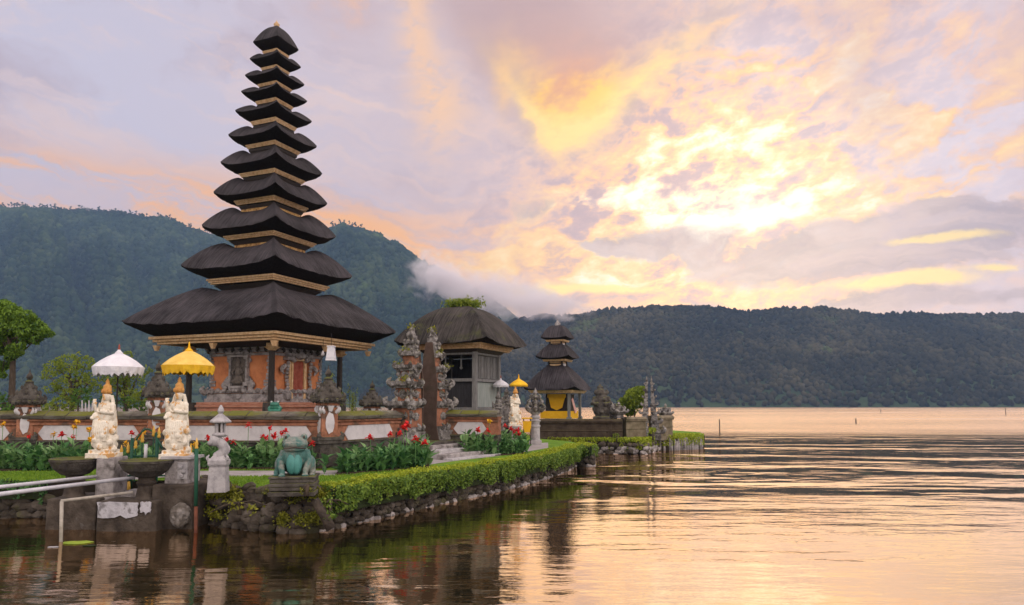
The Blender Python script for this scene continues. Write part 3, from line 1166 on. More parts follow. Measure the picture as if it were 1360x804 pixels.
def thatch_roof(parent, name, hn, hl, hb, zn, zl, zb, lift, mat_, pw=2.6, nside=28, rings=14, seed=1, bulge=0.0, neck_lift=0.8, sharp=22.0, peak=0.0, dip=0.0, conv=1.0):
    """square thatch: hn, hl, hb = half diagonals of neck, lip and the beam it sits on; zl = lip at the corners"""
    rg = random.Random(seed)
    an, al, ab = hn / SQ2, hl / SQ2, hb / SQ2
    cols = []
    for k_ in range(4):
        for i in range(nside):
            u = -1 + 2 * i / nside
            cols.append((k_, u))
    N = len(cols)
    verts, uvs, faces = [], [], []
    prof = [('in', 0.0), ('in', 0.6)]
    for j in range(rings):
        prof.append(('top', j / (rings - 1)))
    prof += [('lip', 0.4), ('lip', 1.0), ('edge', 0.0), ('und', 0.12), ('und', 0.5), ('und', 1.0)]
    jit = [rg.uniform(-1, 1) for _ in range(N)]
    jz = [rg.uniform(-1, 1) for _ in range(N)]
    roll = 0.007 * hl

    def ztop(s, c):
        """height of the thatch: swells up from the lip, peaks near the tower and dips in against it"""
        z0, z1 = zn - lift * neck_lift, zl - lift
        if s < peak:
            g = 1.0 - dip * ((peak - s) / max(peak, 1e-6)) ** 1.6
        else:
            g = 1.0 - ((s - peak) / (1 - peak)) ** conv
        return z1 + (z0 - z1) * g + lift * c * (neck_lift + (1 - neck_lift) * s) + bulge * math.sin(s * math.pi)

    for (kind, s) in prof:
        for ci, (k_, u) in enumerate(cols):
            c = abs(u) ** pw
            ph = math.atan(u)
            if kind == 'in':                     # thatch tucked down against the tower body
                a = an * (0.86 + 0.10 * s)
                z = ztop(0.0, c) - (0.10 * hl ** 0.5 + 0.06) * (1 - s) ** 1.5 - 0.02
            elif kind == 'top':
                a = an + (al - an) * s
                z = ztop(s, c) - roll * max(0.0, (s - 0.86) / 0.14) ** 2
            elif kind == 'lip':
                a = al * (1.0 + 0.004 * s)
                z = ztop(1.0, c) - roll * (1 + 1.0 * s)
            else:
                a0, z0 = al * 1.004, ztop(1.0, c) - roll * 2.0
                s2 = 0.0 if kind == 'edge' else s
                a = a0 + (ab * 0.97 - a0) * s2
                z = z0 + (zb + 0.01 - z0) * (s2 ** 0.82)
            q = sharp if kind != 'in' else 16
            r = a / (abs(math.cos(ph)) ** q + abs(math.sin(ph)) ** q) ** (1 / q)
            if kind in ('lip', 'edge'):
                r += jit[ci] * 0.006 * hl
                z += jz[ci] * 0.006 * hl
            x, y = r * math.cos(ph), r * math.sin(ph)
            ca, sa = math.cos(k_ * math.pi / 2), math.sin(k_ * math.pi / 2)
            verts.append((x * ca - y * sa, x * sa + y * ca, z))
            run = (al - an) * 1.15
            uvs.append((k_ * 7.3 + u * a, {'in': -0.2 + 0.1 * s, 'top': s * run, 'lip': run + 0.05, 'edge': run + 0.07, 'und': run + 0.1 + s * (al - ab)}[kind]))
    rows = len(prof)
    crease = len(prof) - 5                       # between the lip and the cut edge below it the skin is split
    for j in range(rows - 1):
        if j == crease:
            continue
        for i in range(N):
            l = (i + 1) % N
            faces.append((j * N + i, (j + 1) * N + i, (j + 1) * N + l, j * N + l))
    faces.append(tuple(range(N)))
    faces.append(tuple((rows - 1) * N + i for i in range(N))[::-1])
    me = bpy.data.meshes.new(name)
    me.from_pydata(verts, [], faces)
    me.materials.append(mat_)
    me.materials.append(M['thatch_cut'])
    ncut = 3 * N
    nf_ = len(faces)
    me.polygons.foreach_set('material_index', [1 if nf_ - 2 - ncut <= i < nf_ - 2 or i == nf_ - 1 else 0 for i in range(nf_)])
    uv = me.uv_layers.new(name='UVMap')
    for po in me.polygons:
        for li in po.loop_indices:
            uv.data[li].uv = uvs[me.loops[li].vertex_index]
    me.polygons.foreach_set('use_smooth', [True] * len(me.polygons))
    me.update()
    o = bpy.data.objects.new(name, me)
    COL.objects.link(o)
    o.parent = parent
    return o


def eave_frame(parent, hb, zt, zb, knobs=True, mat_=None, name='eave_beam'):
    """stepped gilded beams under a roof"""
    b = MB()
    a = hb / SQ2 * 2
    h = zt - zb
    w = max(0.05, a * 0.035)
    for (k_, f, z0, z1) in ((0, 1.0, 0.70, 1.0), (1, 0.965, 0.42, 0.695), (2, 0.93, 0.16, 0.415)):
        s = a * f
        zc = zb + h * (z0 + z1) / 2
        hh = h * (z1 - z0)
        for sg in (-1, 1):
            b.box((0, sg * (s / 2 - w / 2), zc), (s, w, hh))
            b.box((sg * (s / 2 - w / 2), 0, zc), (w, s - 2 * w - 0.004, hh))
    if knobs:
        kz = h * 0.55
        for sx in (-1, 0, 1):
            for sy in (-1, 0, 1):
                if sx == 0 and sy == 0:
                    continue
                q = 0.93 * a / 2
                b.frustum((sx * q, sy * q, zb - kz), (h * 0.30, h * 0.30), (h * 0.62, h * 0.62), kz + h * 0.04)
    return b.build(name, mat_ or M['gold'], parent, bevel=0.006)


def finial(parent, z, s, mat_):
    b = MB()
    b.lathe((0, 0, z), [(s * 0.9, -s * 0.2), (s * 1.0, 0), (s * 0.55, s * 0.35), (s * 0.95, s * 0.75), (s * 0.9, s * 1.05), (s * 0.35, s * 1.25), (s * 0.5, s * 1.5), (s * 0.12, s * 2.0), (0.01, s * 2.3)], 14)
    return b.build('finial', mat_, parent, smooth=True)


# ------------------------------------------------------------------ the eleven-roofed meru
MC = Vector((-9.64, 28.0, 0))
MROT = R(-23.0)
meru = thing('meru_tower', 'tall eleven-tiered black thatched meru tower over an orange brick shrine', 'temple tower', MC, MROT)

T_h = [5.230, 3.306, 2.608, 2.224, 1.993, 1.746, 1.515, 1.310, 1.184, 1.021, 0.953]
T_tip = [5.505, 7.775, 9.394, 10.747, 11.977, 13.110, 14.139, 14.962, 15.651, 16.371, 17.093]
T_bh = [4.237, 2.330, 1.773, 1.423, 1.275, 1.065, 0.894, 0.741, 0.675, 0.572, 0.534]
T_bt = [5.003, 7.303, 9.041, 10.489, 11.598, 12.786, 13.780, 14.637, 15.357, 16.060, 16.760]
T_bb = [4.668, 6.996, 8.801, 10.225, 11.375, 12.566, 13.545, 14.440, 15.190, 15.915, 16.620]
T_nh = [1.653, 1.304, 1.112, 0.996, 0.873, 0.758, 0.655, 0.592, 0.511, 0.477, 0.06]
T_nz = [6.959, 8.742, 10.190, 11.416, 12.541, 13.557, 14.440, 15.210, 15.930, 16.640, 17.86]
T_lf = [0.20, 0.27, 0.27, 0.25, 0.22, 0.19, 0.16, 0.14, 0.12, 0.09, 0.05]
for i in range(11):
    lf = T_lf[i]
    thatch_roof(meru, 'thatch_roof', T_nh[i] * (1.04 if i < 10 else 1.0), T_h[i], T_bh[i], T_nz[i] + 0.02, T_tip[i] + 0.022 * T_h[i], T_bt[i], lf, M['thatch'], seed=i + 2,
                neck_lift=0.95 if i < 10 else 0.0, bulge=0.0 if i < 10 else 0.12, pw=3.4 if i else 4.5, sharp=26 if i < 10 else 9,
                peak=0.22 if i < 10 else 0.0, dip=0.16 if i else 0.10, conv=(1.22 if i == 0 else 1.5) if i < 10 else 1.25)
    eave_frame(meru, T_bh[i], T_bt[i], T_bb[i] + (0.22 * (T_bt[i] - T_bb[i]) if i else 0), knobs=(i == 0))
    if i < 10:
        z0 = T_nz[i] - lf - 0.25
        z1 = T_bb[i + 1] + 0.02
        a = T_nh[i] / SQ2 * 2
        b = MB()
        b.frustum((0, 0, z0), (a, a), (a, a), z1 - z0)
        st = b.build('tier_body', M['darkwood'], meru)
        # gilded band of carving set proud of the dark core, corner colonettes
        zz0, zz1 = T_nz[i] - lf - 0.20, T_bb[i + 1] - 0.055 * T_bh[i + 1]
        if i < 3:
            f = MB()
            w = 0.05
            for sg in (-1, 1):
                f.box((0, sg * (a / 2 + 0.012), (zz0 + zz1) / 2), (a + 0.04, w, zz1 - zz0))
                f.box((sg * (a / 2 + 0.012), 0, (zz0 + zz1) / 2), (w, a - 0.03, zz1 - zz0))
            f.build('gilded_frieze', M['frieze'], st, bevel=0.006)
        # dark rafters stepping out under the beam
        g = MB()
        bb = T_bh[i + 1] / SQ2 * 2 * 0.88
        g.frustum((0, 0, zz1 + 0.006), (a + 0.06, a + 0.06), (bb, bb), max(0.03, T_bb[i + 1] + 0.05 - zz1))
        g.build('rafter_cone', M['darkwood'], meru)
finial(meru, 17.88, 0.13, M['gold'])

# shrine body under the lowest roof
WB = 1.44     # half side of the brick walls
PL = 1.78
b = MB()
b.frustum((0, 0, 1.0), (2 * PL + 0.7, 2 * PL + 0.7), (2 * PL + 0.6, 2 * PL + 0.6), 0.75)
b.frustum((0, 0, 1.75), (2 * PL + 0.3, 2 * PL + 0.3), (2 * PL + 0.25, 2 * PL + 0.25), 0.30)
b.frustum((0, 0, 2.05), (2 * PL + 0.05, 2 * PL + 0.05), (2 * PL, 2 * PL), 0.32)
b.box((0, 0, 2.42), (2 * PL + 0.16, 2 * PL + 0.16, 0.09))
b.box((0, 0, 2.52), (2 * PL + 0.02, 2 * PL + 0.02, 0.10))
b.build('plinth', mat('pink_brick_plinth', [(0.36, 0.15, 0.09), (0.48, 0.22, 0.14), (0.52, 0.30, 0.22)], 4, rough=0.9, bs=20, bd=0.02, stretch=(1, 1, 5)), meru, bevel=0.015)
b = MB()
b.box((0, 0, 3.75), (2 * WB, 2 * WB, 2.35))
b.build('wall', M['brick'], meru)
# slate-dark ceiling between walls and eaves
b = MB()
b.frustum((0, 0, 4.62), (2 * WB + 0.5, 2 * WB + 0.5), (T_bh[0] * SQ2 * 0.90, T_bh[0] * SQ2 * 0.90), 0.22)
b.build('ceiling', M['darkwood'], meru)


def face_frame(k_):
    """unit vectors (out, along) of wall k of a square body"""
    a = k_ * math.pi / 2
    return Vector((math.cos(a), math.sin(a), 0)), Vector((-math.sin(a), math.cos(a), 0))


def carved_wall_trim():
    """grey stone base scrolls, corner strips and the cornice on all four walls"""
    b = MB()
    rr = random.Random(4)
    for k_ in range(4):
        o, a = face_frame(k_)
        rot = k_ * math.pi / 2
        for z, h, d, w in ((2.64, 0.14, 0.16, 2 * WB + 0.34), (2.80, 0.18, 0.10, 2 * WB + 0.22), (2.97, 0.12, 0.13, 2 * WB + 0.28)):
            b.box(o * (WB + d / 2 - 0.02) + Vector((0, 0, z)), (d, w - 0.004 * k_, h), rot)
        # stepped corner strips of little blocks
        for sg in (-1, 1):
            for j in range(11):
                z = 3.22 + j * 0.125
                ww = 0.17 if j % 2 else 0.12
                if j < 3:
                    ww += 0.16 - j * 0.05
                b.box(o * (WB + 0.02) + a * sg * (WB - ww / 2 + 0.02) + Vector((0, 0, z)), (0.07, ww, 0.10), rot)
            # wing scroll at each end of the base
            for j in range(3):
                p = o * (WB + 0.12) + a * sg * (WB + 0.14 - j * 0.20) + Vector((0, 0, 2.94))
                b.curl(p, a * sg, 0.34 - j * 0.06, 0.95, 7, 1.4, 0.30)
        for j in range(9):
            p = o * (WB + 0.10) + a * (-WB + 0.15 + j * (2 * WB - 0.3) / 8) + Vector((0, 0, 3.0))
            b.ico(p, (0.11, 0.11, 0.075 + rr.uniform(0, 0.05)), 2, 0.12)
        # overhanging cornice of the wall top
        for z, d, h in ((4.36, 0.06, 0.10), (4.48, 0.12, 0.10), (4.58, 0.18, 0.07)):
            b.box(o * (WB + d / 2 - 0.01) + Vector((0, 0, z)), (d, 2 * WB + 2 * d - 0.004 * k_, h), rot)
    return b


carved_wall_trim().build('carved_stone_trim', M['stone'], meru, bevel=0.006)


def relief_panel(k_):
    """niche with a relief figure: frame, hood, figure"""
    o, a = face_frame(k_)
    rot = k_ * math.pi / 2
    Z = Vector((0, 0, 1))
    fr = MB()
    for sg in (-1, 1):
        fr.box(o * (WB + 0.06) + a * sg * 0.40 + Z * 3.72, (0.13, 0.10, 1.05), rot)
        fr.box(o * (WB + 0.09) + a * sg * 0.40 + Z * 4.22, (0.19, 0.17, 0.10), rot)
        fr.box(o * (WB + 0.09) + a * sg * 0.40 + Z * 3.25, (0.19, 0.19, 0.14), rot)
        for j in range(4):
            fr.curl(o * (WB + 0.08) + a * sg * (0.44 + 0.03 * (3 - j)) + Z * (3.12 + j * 0.10), a * sg, 0.34 - 0.05 * j, 1.0, 6, 1.5, 0.28)
        fr.curl(o * (WB + 0.06) + a * sg * 0.44 + Z * 4.18, a * sg, 0.20, -0.9, 6, 1.4, 0.26)
    fr.box(o * (WB + 0.08) + Z * 4.30, (0.17, 1.02, 0.09), rot)
    fr.box(o * (WB + 0.11) + Z * 4.40, (0.22, 1.16, 0.08), rot)
    fr.box(o * (WB + 0.10) + Z * 3.13, (0.22, 0.74, 0.10), rot)
    for j in range(5):
        fr.ico(o * (WB + 0.10) + a * (-0.32 + 0.16 * j) + Z * 3.02, (0.1, 0.1, 0.1), 2, 0.12)
    f = fr.build('relief_frame', M['stone'], meru, bevel=0.006)
    fig = MB()
    c = o * (WB + 0.04)
    m3 = rz(rot)
    fig.box(c + Z * 3.72, (0.05, 0.68, 1.06), rot)
    fig.ico(c + o * 0.05 + Z * 3.42, (0.09, 0.22, 0.20), 2, 0.05, m3)
    fig.ico(c + o * 0.06 + Z * 3.68, (0.09, 0.15, 0.22), 2, 0.05, m3)
    fig.ico(c + o * 0.08 + Z * 3.95, (0.08, 0.085, 0.11), 2, 0.03, m3)
    fig.lathe(c + o * 0.06 + Z * 4.03, [(0.10, 0), (0.11, 0.05), (0.06, 0.10), (0.07, 0.14), (0.015, 0.24)], 10)
    for sg in (-1, 1):
        fig.tube([c + o * 0.07 + a * sg * 0.13 + Z * 3.83, c + o * 0.10 + a * sg * 0.26 + Z * 3.68, c + o * 0.12 + a * sg * 0.15 + Z * 3.60], [0.05, 0.045, 0.04], 7)
        fig.tube([c + o * 0.06 + a * sg * 0.08 + Z * 3.40, c + o * 0.10 + a * sg * 0.26 + Z * 3.34, c + o * 0.08 + a * sg * 0.10 + Z * 3.26], [0.07, 0.06, 0.045], 7)
        fig.curl(c + o * 0.02 + a * sg * 0.16 + Z * 3.9, a * sg, 0.14, 1.0, 6)
    fig.build('relief_figure', mat('dark_relief_stone', [(0.12, 0.10, 0.085), (0.22, 0.19, 0.165)], 9, rough=0.95, bs=22, bd=0.04), f, smooth=True)  # figure in a darker stone than its frame


relief_panel(3)      # the wall turned to the viewer
relief_panel(1)


def temple_door(k_):
    o, a = face_frame(k_)
    rot = k_ * math.pi / 2
    Z = Vector((0, 0, 1))
    d = MB()
    for sg in (-1, 1):
        d.box(o * (WB + 0.035) + a * sg * 0.155 + Z * 3.42, (0.06, 0.30, 1.42), rot)
        for j in range(4):
            d.box(o * (WB + 0.07) + a * sg * 0.155 + Z * (2.92 + j * 0.34), (0.02, 0.20, 0.26), rot)
    dr = d.build('door', M['red_wood'], meru, bevel=0.006)
    f = MB()
    for sg in (-1, 1):
        f.box(o * (WB + 0.06) + a * sg * 0.36 + Z * 3.44, (0.12, 0.09, 1.50), rot)
        f.box(o * (WB + 0.04) + a * sg * 0.455 + Z * 3.44, (0.08, 0.08, 1.46), rot)
    f.box(o * (WB + 0.07) + Z * 4.21, (0.13, 0.86, 0.10), rot)
    f.build('door_frame', M['gold'], dr, bevel=0.008)
    s = MB()
    for sg in (-1, 1):
        s.box(o * (WB + 0.10) + a * sg * 0.66 + Z * 2.80, (0.26, 0.26, 0.24), rot)
        for j in range(9):           # twisted colonette
            an = j * 0.9
            s.ico(o * (WB + 0.12 + 0.025 * math.cos(an)) + a * (sg * 0.66 + 0.025 * math.sin(an)) + Z * (2.98 + j * 0.135), (0.085, 0.085, 0.085), 1, 0.05)
        s.box(o * (WB + 0.12) + a * sg * 0.66 + Z * 4.22, (0.26, 0.24, 0.12), rot)
        s.curl(o * (WB + 0.14) + a * sg * 0.80 + Z * 3.9, a * sg, 0.34, -1.1, 7, 1.4, 0.26)
        s.curl(o * (WB + 0.14) + a * sg * 0.52 + Z * 2.75, a * sg, 0.30, 1.0, 7, 1.4, 0.30)
        s.curl(o * (WB + 0.16) + a * sg * 0.30 + Z * 4.20, a * sg, 0.36, 0.7, 7, 1.4, 0.30)
    s.ico(o * (WB + 0.18) + Z * 4.36, (0.16, 0.24, 0.17), 2, 0.12, rz(rot))
    for j in range(7):
        s.ico(o * (WB + 0.14) + a * (-0.66 + 0.22 * j) + Z * 4.36, (0.12, 0.13, 0.10), 2, 0.16)
    s.build('carved_door_surround', M['stone'], meru, smooth=False)


temple_door(0)       # the wall on the right
# posts under the eaves
for sx in (-1, 1):
    for sy in (-1, 1):
        p = MB()
        q = 1.98
        p.frustum((sx * q, sy * q, 2.56), (0.17, 0.17), (0.15, 0.15), 1.86)
        p.build('post', M['darkwood'], meru, bevel=0.01)
        c = MB()
        c.frustum((sx * q, sy * q, 1.1), (0.46, 0.46), (0.40, 0.40), 1.46)
        c.build('post_base', M['stone_dark'], meru, bevel=0.02)
        c = MB()
        c.frustum((sx * q, sy * q, 4.42), (0.16, 0.16), (0.42, 0.42), 0.13)
        c.box((sx * q, sy * q, 4.62), (0.30, 0.30, 0.14))
        c.build('post_bracket', M['gold'], meru, bevel=0.01)
# carved ornaments under the eave between wall and beam
b = MB()
for k_ in range(4):
    o, a = face_frame(k_)
    for j in range(8):
        b.curl(o * (WB + 0.12) + a * (-WB + 0.05 + j * (2 * WB - 0.1) / 7) + Vector((0, 0, 4.56)), o, 0.22, -0.9, 6, 1.2, 0.3)
b.build('eave_brackets', M['stone_dark'], meru)


# lanterns hanging from the eave on the right
def hang(name, label, cat, p, kind_):
    t = thing(name, label, cat, p)
    b = MB()
    b.tube([(0, 0, 0), (0, 0, 0.42)], 0.008, 5)
    b.build('cord', M['darkwood'], t)
    b = MB()
    if kind_ == 'box':
        b.frustum((0, 0, -0.46), (0.30, 0.30), (0.22, 0.22), 0.40)
        b.box((0, 0, -0.04), (0.26, 0.26, 0.05))
        b.build('shade', M['white_cloth'], t, bevel=0.012)
        b = MB()
        b.frustum((0, 0, -0.54), (0.32, 0.32), (0.30, 0.30), 0.075)
        b.build('fringe', M['white_cloth'], t)
    else:
        b.lathe((0, 0, -0.2), [(0.02, 0), (0.055, 0.03), (0.065, 0.08), (0.035, 0.15), (0.025, 0.20)], 12)
        b.build('bulb', M['white'], t, smooth=True)


p = at(440, 459, 25.2)
hang('hanging_lantern', 'white cloth lantern box hanging from the big meru eave', 'lantern', p, 'box')
hang('hanging_bulb', 'small white bulb hanging beside the lantern under the meru eave', 'lamp', at(429, 466, 25.4), 'bulb')

# ------------------------------------------------------------------ the square pavilion behind the gate
PV = Vector((-2.02, 29.0, 0))
pav = thing('pavilion', 'square pavilion with a mossy domed thatch roof and grey board walls', 'pavilion', PV, R(-23))
hb_ = 2.24
thatch_roof(pav, 'thatch_roof', 0.75, 2.98, hb_, 6.42, 5.06, 4.84, 0.22, M['thatch_moss'], seed=41, neck_lift=0.0, bulge=0.10, pw=3.0, sharp=13, conv=1.25)
eave_frame(pav, hb_, 4.86, 4.60, knobs=False)
b = MB()
b.frustum((0, 0, 4.50), (2.3, 2.3), (2.9, 2.9), 0.28)
b.build('ceiling', M['darkwood'], pav)
HW = 1.10
b = MB()
b.frustum((0, 0, 1.0), (3.3, 3.3), (3.2, 3.2), 0.75)
b.box((0, 0, 1.86), (2.95, 2.95, 0.20))
b.build('plinth', M['brick_worn'], pav, bevel=0.02)
b = MB()
b.frustum((0, 0, 1.962), (3.35, 3.35), (3.0, 3.0), 0.16)
b.box((0, 0, 2.18), (2.75, 2.75, 0.12))
b.build('plinth_cap', M['coping'], pav, bevel=0.02)
for sx in (-1, 1):
    for sy in (-1, 1):
        p = MB()
        p.box((sx * HW, sy * HW, 3.39), (0.17, 0.17, 2.30))
        p.build('post', M['greywood'], pav, bevel=0.01)
for z, h in ((3.44, 0.12), (4.48, 0.10), (2.30, 0.12)):
    b = MB()
    for sg in (-1, 1):
        b.box((0, sg * HW, z), (2 * HW - 0.18, 0.12, h))
        b.box((sg * HW, 0, z), (0.12, 2 * HW - 0.18, h))
    b.build('rail', M['greywood'], pav, bevel=0.008)
# solid walls: grey boards on the right, dark boards set back on the side to the viewer
b = MB()
b.box((HW - 0.05, 0, 2.87), (0.05, 2 * HW - 0.18, 0.98))
b.build('wall_panel', mat('pale_green_grey_board', [(0.22, 0.26, 0.24), (0.34, 0.37, 0.35)], 2.5, rough=0.85, stretch=(3, 3, 0.6), bd=0.006), pav)
b = MB()
for j in range(14):
    y_ = -HW + 0.16 + j * (2 * HW - 0.32) / 13
    b.box((HW - 0.05, y_, 3.97), (0.045, 0.07 if j % 4 else 0.15, 0.90))
b.build('lattice', M['greywood'], pav)
b = MB()
b.box((0, -HW + 0.10, 2.87), (2 * HW - 0.18, 0.05, 0.98))
b.build('wall_panel', M['blackboard'], pav)
b = MB()
b.box((0, HW - 0.05, 3.40), (2 * HW - 0.18, 0.05, 2.0))
b.box((-HW + 0.05, 0, 3.40), (0.05, 2 * HW - 0.3, 2.0))
b.build('wall_panel', M['blackboard'], pav)
b = MB()
for x_ in (-0.35, 0.35):
    b.box((x_, -HW + 0.3, 4.2), (0.05, 0.05, 0.5))
    b.ico((x_, -HW + 0.3, 3.93), 0.07, 1)
b.build('hanging_bells', M['greywood'], pav)
# ferns rooted on the roof top
fp = np.concatenate([RNG.normal(size=(420, 3)) * [0.26, 0.26, 0.09] + [x_, y_, 6.60] for x_, y_ in ((-0.25, -0.05), (0.1, 0.0), (0.3, 0.15), (-0.05, -0.1))])
fern = leaves('roof_fern', fp, RNG.uniform(0.08, 0.2, len(fp)), M['leaf_light'], None, up=0.9, aspect=0.35)
fern.location = PV
fern.rotation_euler = (0, 0, R(-23))
tag(fern, 'tuft of ferns growing on top of the pavilion thatch', 'plant')

# ------------------------------------------------------------------ the small three-roofed meru on the islet
SM = Vector((2.64, 41.0, 0))
sme = thing('small_meru', 'small three-tiered thatched meru shrine on the islet by the lake', 'shrine', SM, R(-23))
for (hn, hl, hb2, zn, zl, zt, zb, lf, nl, bu) in ((0.62, 2.255, 1.85, 4.78, 3.50, 3.28, 3.10, 0.20, 0.5, 0.06), (0.55, 1.47, 0.98, 5.98, 5.28, 5.05, 4.92, 0.15, 0.5, 0.05), (0.06, 1.131, 0.78, 7.02, 6.37, 6.18, 6.06, 0.08, 0.0, 0.26)):
    thatch_roof(sme, 'thatch_roof', hn, hl, hb2, zn, zl, zt, lf, M['thatch'], seed=int(hl * 100), neck_lift=nl, bulge=bu, sharp=10)
    eave_frame(sme, hb2, zt, zb, knobs=False)
for (hn, z0, z1) in ((0.60, 4.5, 4.95), (0.53, 5.7, 6.08)):
    b = MB()
    b.box((0, 0, (z0 + z1) / 2), (hn * SQ2 * 0.9, hn * SQ2 * 0.9, z1 - z0))
    st = b.build('tier_body', M['gold'], sme)
    b = MB()
    for sx in (-1, 1):
        for sy in (-1, 1):
            b.box((sx * hn * 0.66, sy * hn * 0.66, (z0 + z1) / 2), (0.09, 0.09, z1 - z0))
    b.box((0, 0, z1 - 0.13), (hn * SQ2 * 0.98, hn * SQ2 * 0.98, 0.05))
    b.build('colonettes', M['darkwood'], st)
    b = MB()
    b.box((hn * 0.66, 0, (z0 + z1) / 2 - 0.02), (0.05, hn * 0.7, (z1 - z0) * 0.6))
    b.build('side_panel', M['white'], st)
b = MB()
b.frustum((0, 0, 0.5), (2.5, 2.5), (2.3, 2.3), 1.0)
b.box((0, 0, 1.58), (2.1, 2.1, 0.14))
b.build('plinth', M['stone_dark'], sme, bevel=0.02)
for sx in (-1, 1):
    for sy in (-1, 1):
        b = MB()
        b.box((sx * 1.0, sy * 1.0, 2.40), (0.14, 0.14, 1.46))
        b.box((sx * 1.0, sy * 1.0, 1.70), (0.24, 0.24, 0.16))
        b.build('post', M['greywood'], sme, bevel=0.008)
b = MB()
b.box((0, 0.35, 2.50), (1.4, 1.0, 1.16))
b.build('inner_shrine', M['darkwood'], sme)
b = MB()
b.box((0, -0.62, 1.90), (1.66, 0.12, 0.42))
b.box((0.95, -0.02, 1.90), (0.10, 1.4, 0.42))
b.build('gold_altar_cloth', M['gold_cloth'], sme, bevel=0.01)
b = MB()
b.plate([(-0.50, -0.22, 2.9), (-0.34, -0.24, 2.3), (0, -0.24, 2.15), (0.34, -0.24, 2.3), (0.50, -0.22, 2.9)], -0.03)
b.box((0, -0.22, 2.98), (1.1, 0.05, 0.2))
b.build('draped_cloth', M['gold_cloth'], sme)
b = MB()
b.plate([(1.02, -0.55, 2.75), (1.04, -0.40, 2.85), (1.10, 0.10, 2.05), (1.08, -0.10, 1.98)], 0.03)
b.build('pink_sash', M['pink_cloth'], sme)
b = MB()
b.lathe((0, 0, 7.0), [(0.13, 0), (0.15, 0.08), (0.07, 0.14), (0.12, 0.22), (0.05, 0.30), (0.01, 0.44)], 10)
for sg in (-1, 1):
    b.curl((sg * 0.05, 0, 7.08), (sg, 0, 0), 0.16, 1.2)
b.build('finial', M['stone'], sme, smooth=True)

# ------------------------------------------------------------------ compound walls
def wall(label, p0, p1, z0=LAND - 0.1, ztop=2.30, th=0.42, panels=1, dark=False):
    p0, p1 = Vector((p0[0], p0[1], 0)), Vector((p1[0], p1[1], 0))
    d = p1 - p0
    L = d.length
    rot = math.atan2(d.y, d.x)
    t = tag(thing('compound_wall', label, 'wall', (p0 + p1) / 2, rot), kind='thing')
    b = MB()
    b.box((0, 0, (z0 + 1.42) / 2), (L, th + 0.10, 1.42 - z0))
    b.box((0, 0, 1.44), (L, th + 0.20, 0.06))
    b.build('base', M['stone_dark'], t, bevel=0.015)
    b = MB()
    b.box((0, 0, (1.47 + 2.075) / 2), (L, th, 2.075 - 1.47))
    b.box((0, 0, 1.935), (L, th + 0.10, 0.07))
    b.box((0, 0, 2.04), (L, th + 0.18, 0.06))
    b.build('brick_course', M['brick_worn'], t, bevel=0.008)
    n = panels
    for side in (-1, 1):
        for i in range(n):
            a, c = -L / 2 + 0.36 + (L - 0.72) * i / n + 0.05, -L / 2 + 0.36 + (L - 0.72) * (i + 1) / n - 0.05
            y = side * (th / 2 + 0.001)
            zb, zt, e = 1.485, 1.895, 0.16
            poly = [(a, y, zb + 0.185), (a + e, y, zb), (c - e, y, zb), (c, y, zb + 0.185), (c - e, y, zt), (a + e, y, zt)]
            if side > 0:
                poly = poly[::-1]
            q = MB()
            q.plate(poly, 0.022)
            if side < 0:
                q.build('white_panel', M['white'], t)
            else:
                q.build('white_panel', M['white'], t)
    b = MB()
    segs = max(2, int(L / 0.55))
    rr = random.Random(int(L * 100))
    for i in range(segs):
        x = -L / 2 + (i + 0.5) * L / segs
        w = L / segs - 0.012
        dz = rr.uniform(-0.008, 0.008)
        b.frustum((x, 0, 2.072 + dz), (w, th + 0.30), (w, th + 0.40), 0.10)
        b.frustum((x, 0, 2.174 + dz), (w, th + 0.26), (w, th * 0.45), 0.13 + dz)
    b.build('coping', M['coping'], t, bevel=0.02)
    return t


W_L = at(-60, 560, 20.6)
P1, P2, P3 = at(30, 560, 20.3), at(207, 560, 20.5), at(433, 560, 19.7)
wall('long panelled wall stretch between the two ornate pillars at the left', (P1.x, 20.6), (P2.x, 20.6), panels=1)
wall('panelled wall stretch below the tall meru, behind the green frog', (P2.x, 20.6), (P3.x, 20.0), panels=1)
wall('panelled wall stretch at the far left edge, beyond the leftmost pillar', (-19.5, 20.6), (P1.x, 20.6), panels=1)
GL = Vector((-3.42, 22.8, 0))
wall('receding panelled wall stretch between the front pillar and the split gate', (P3.x, 20.0), (-3.75, 22.75), panels=1)
wall('short panelled wall stretch to the right of the split gate, before the pavilion', (-2.35, 24.7), (-0.42, 24.3), panels=1)


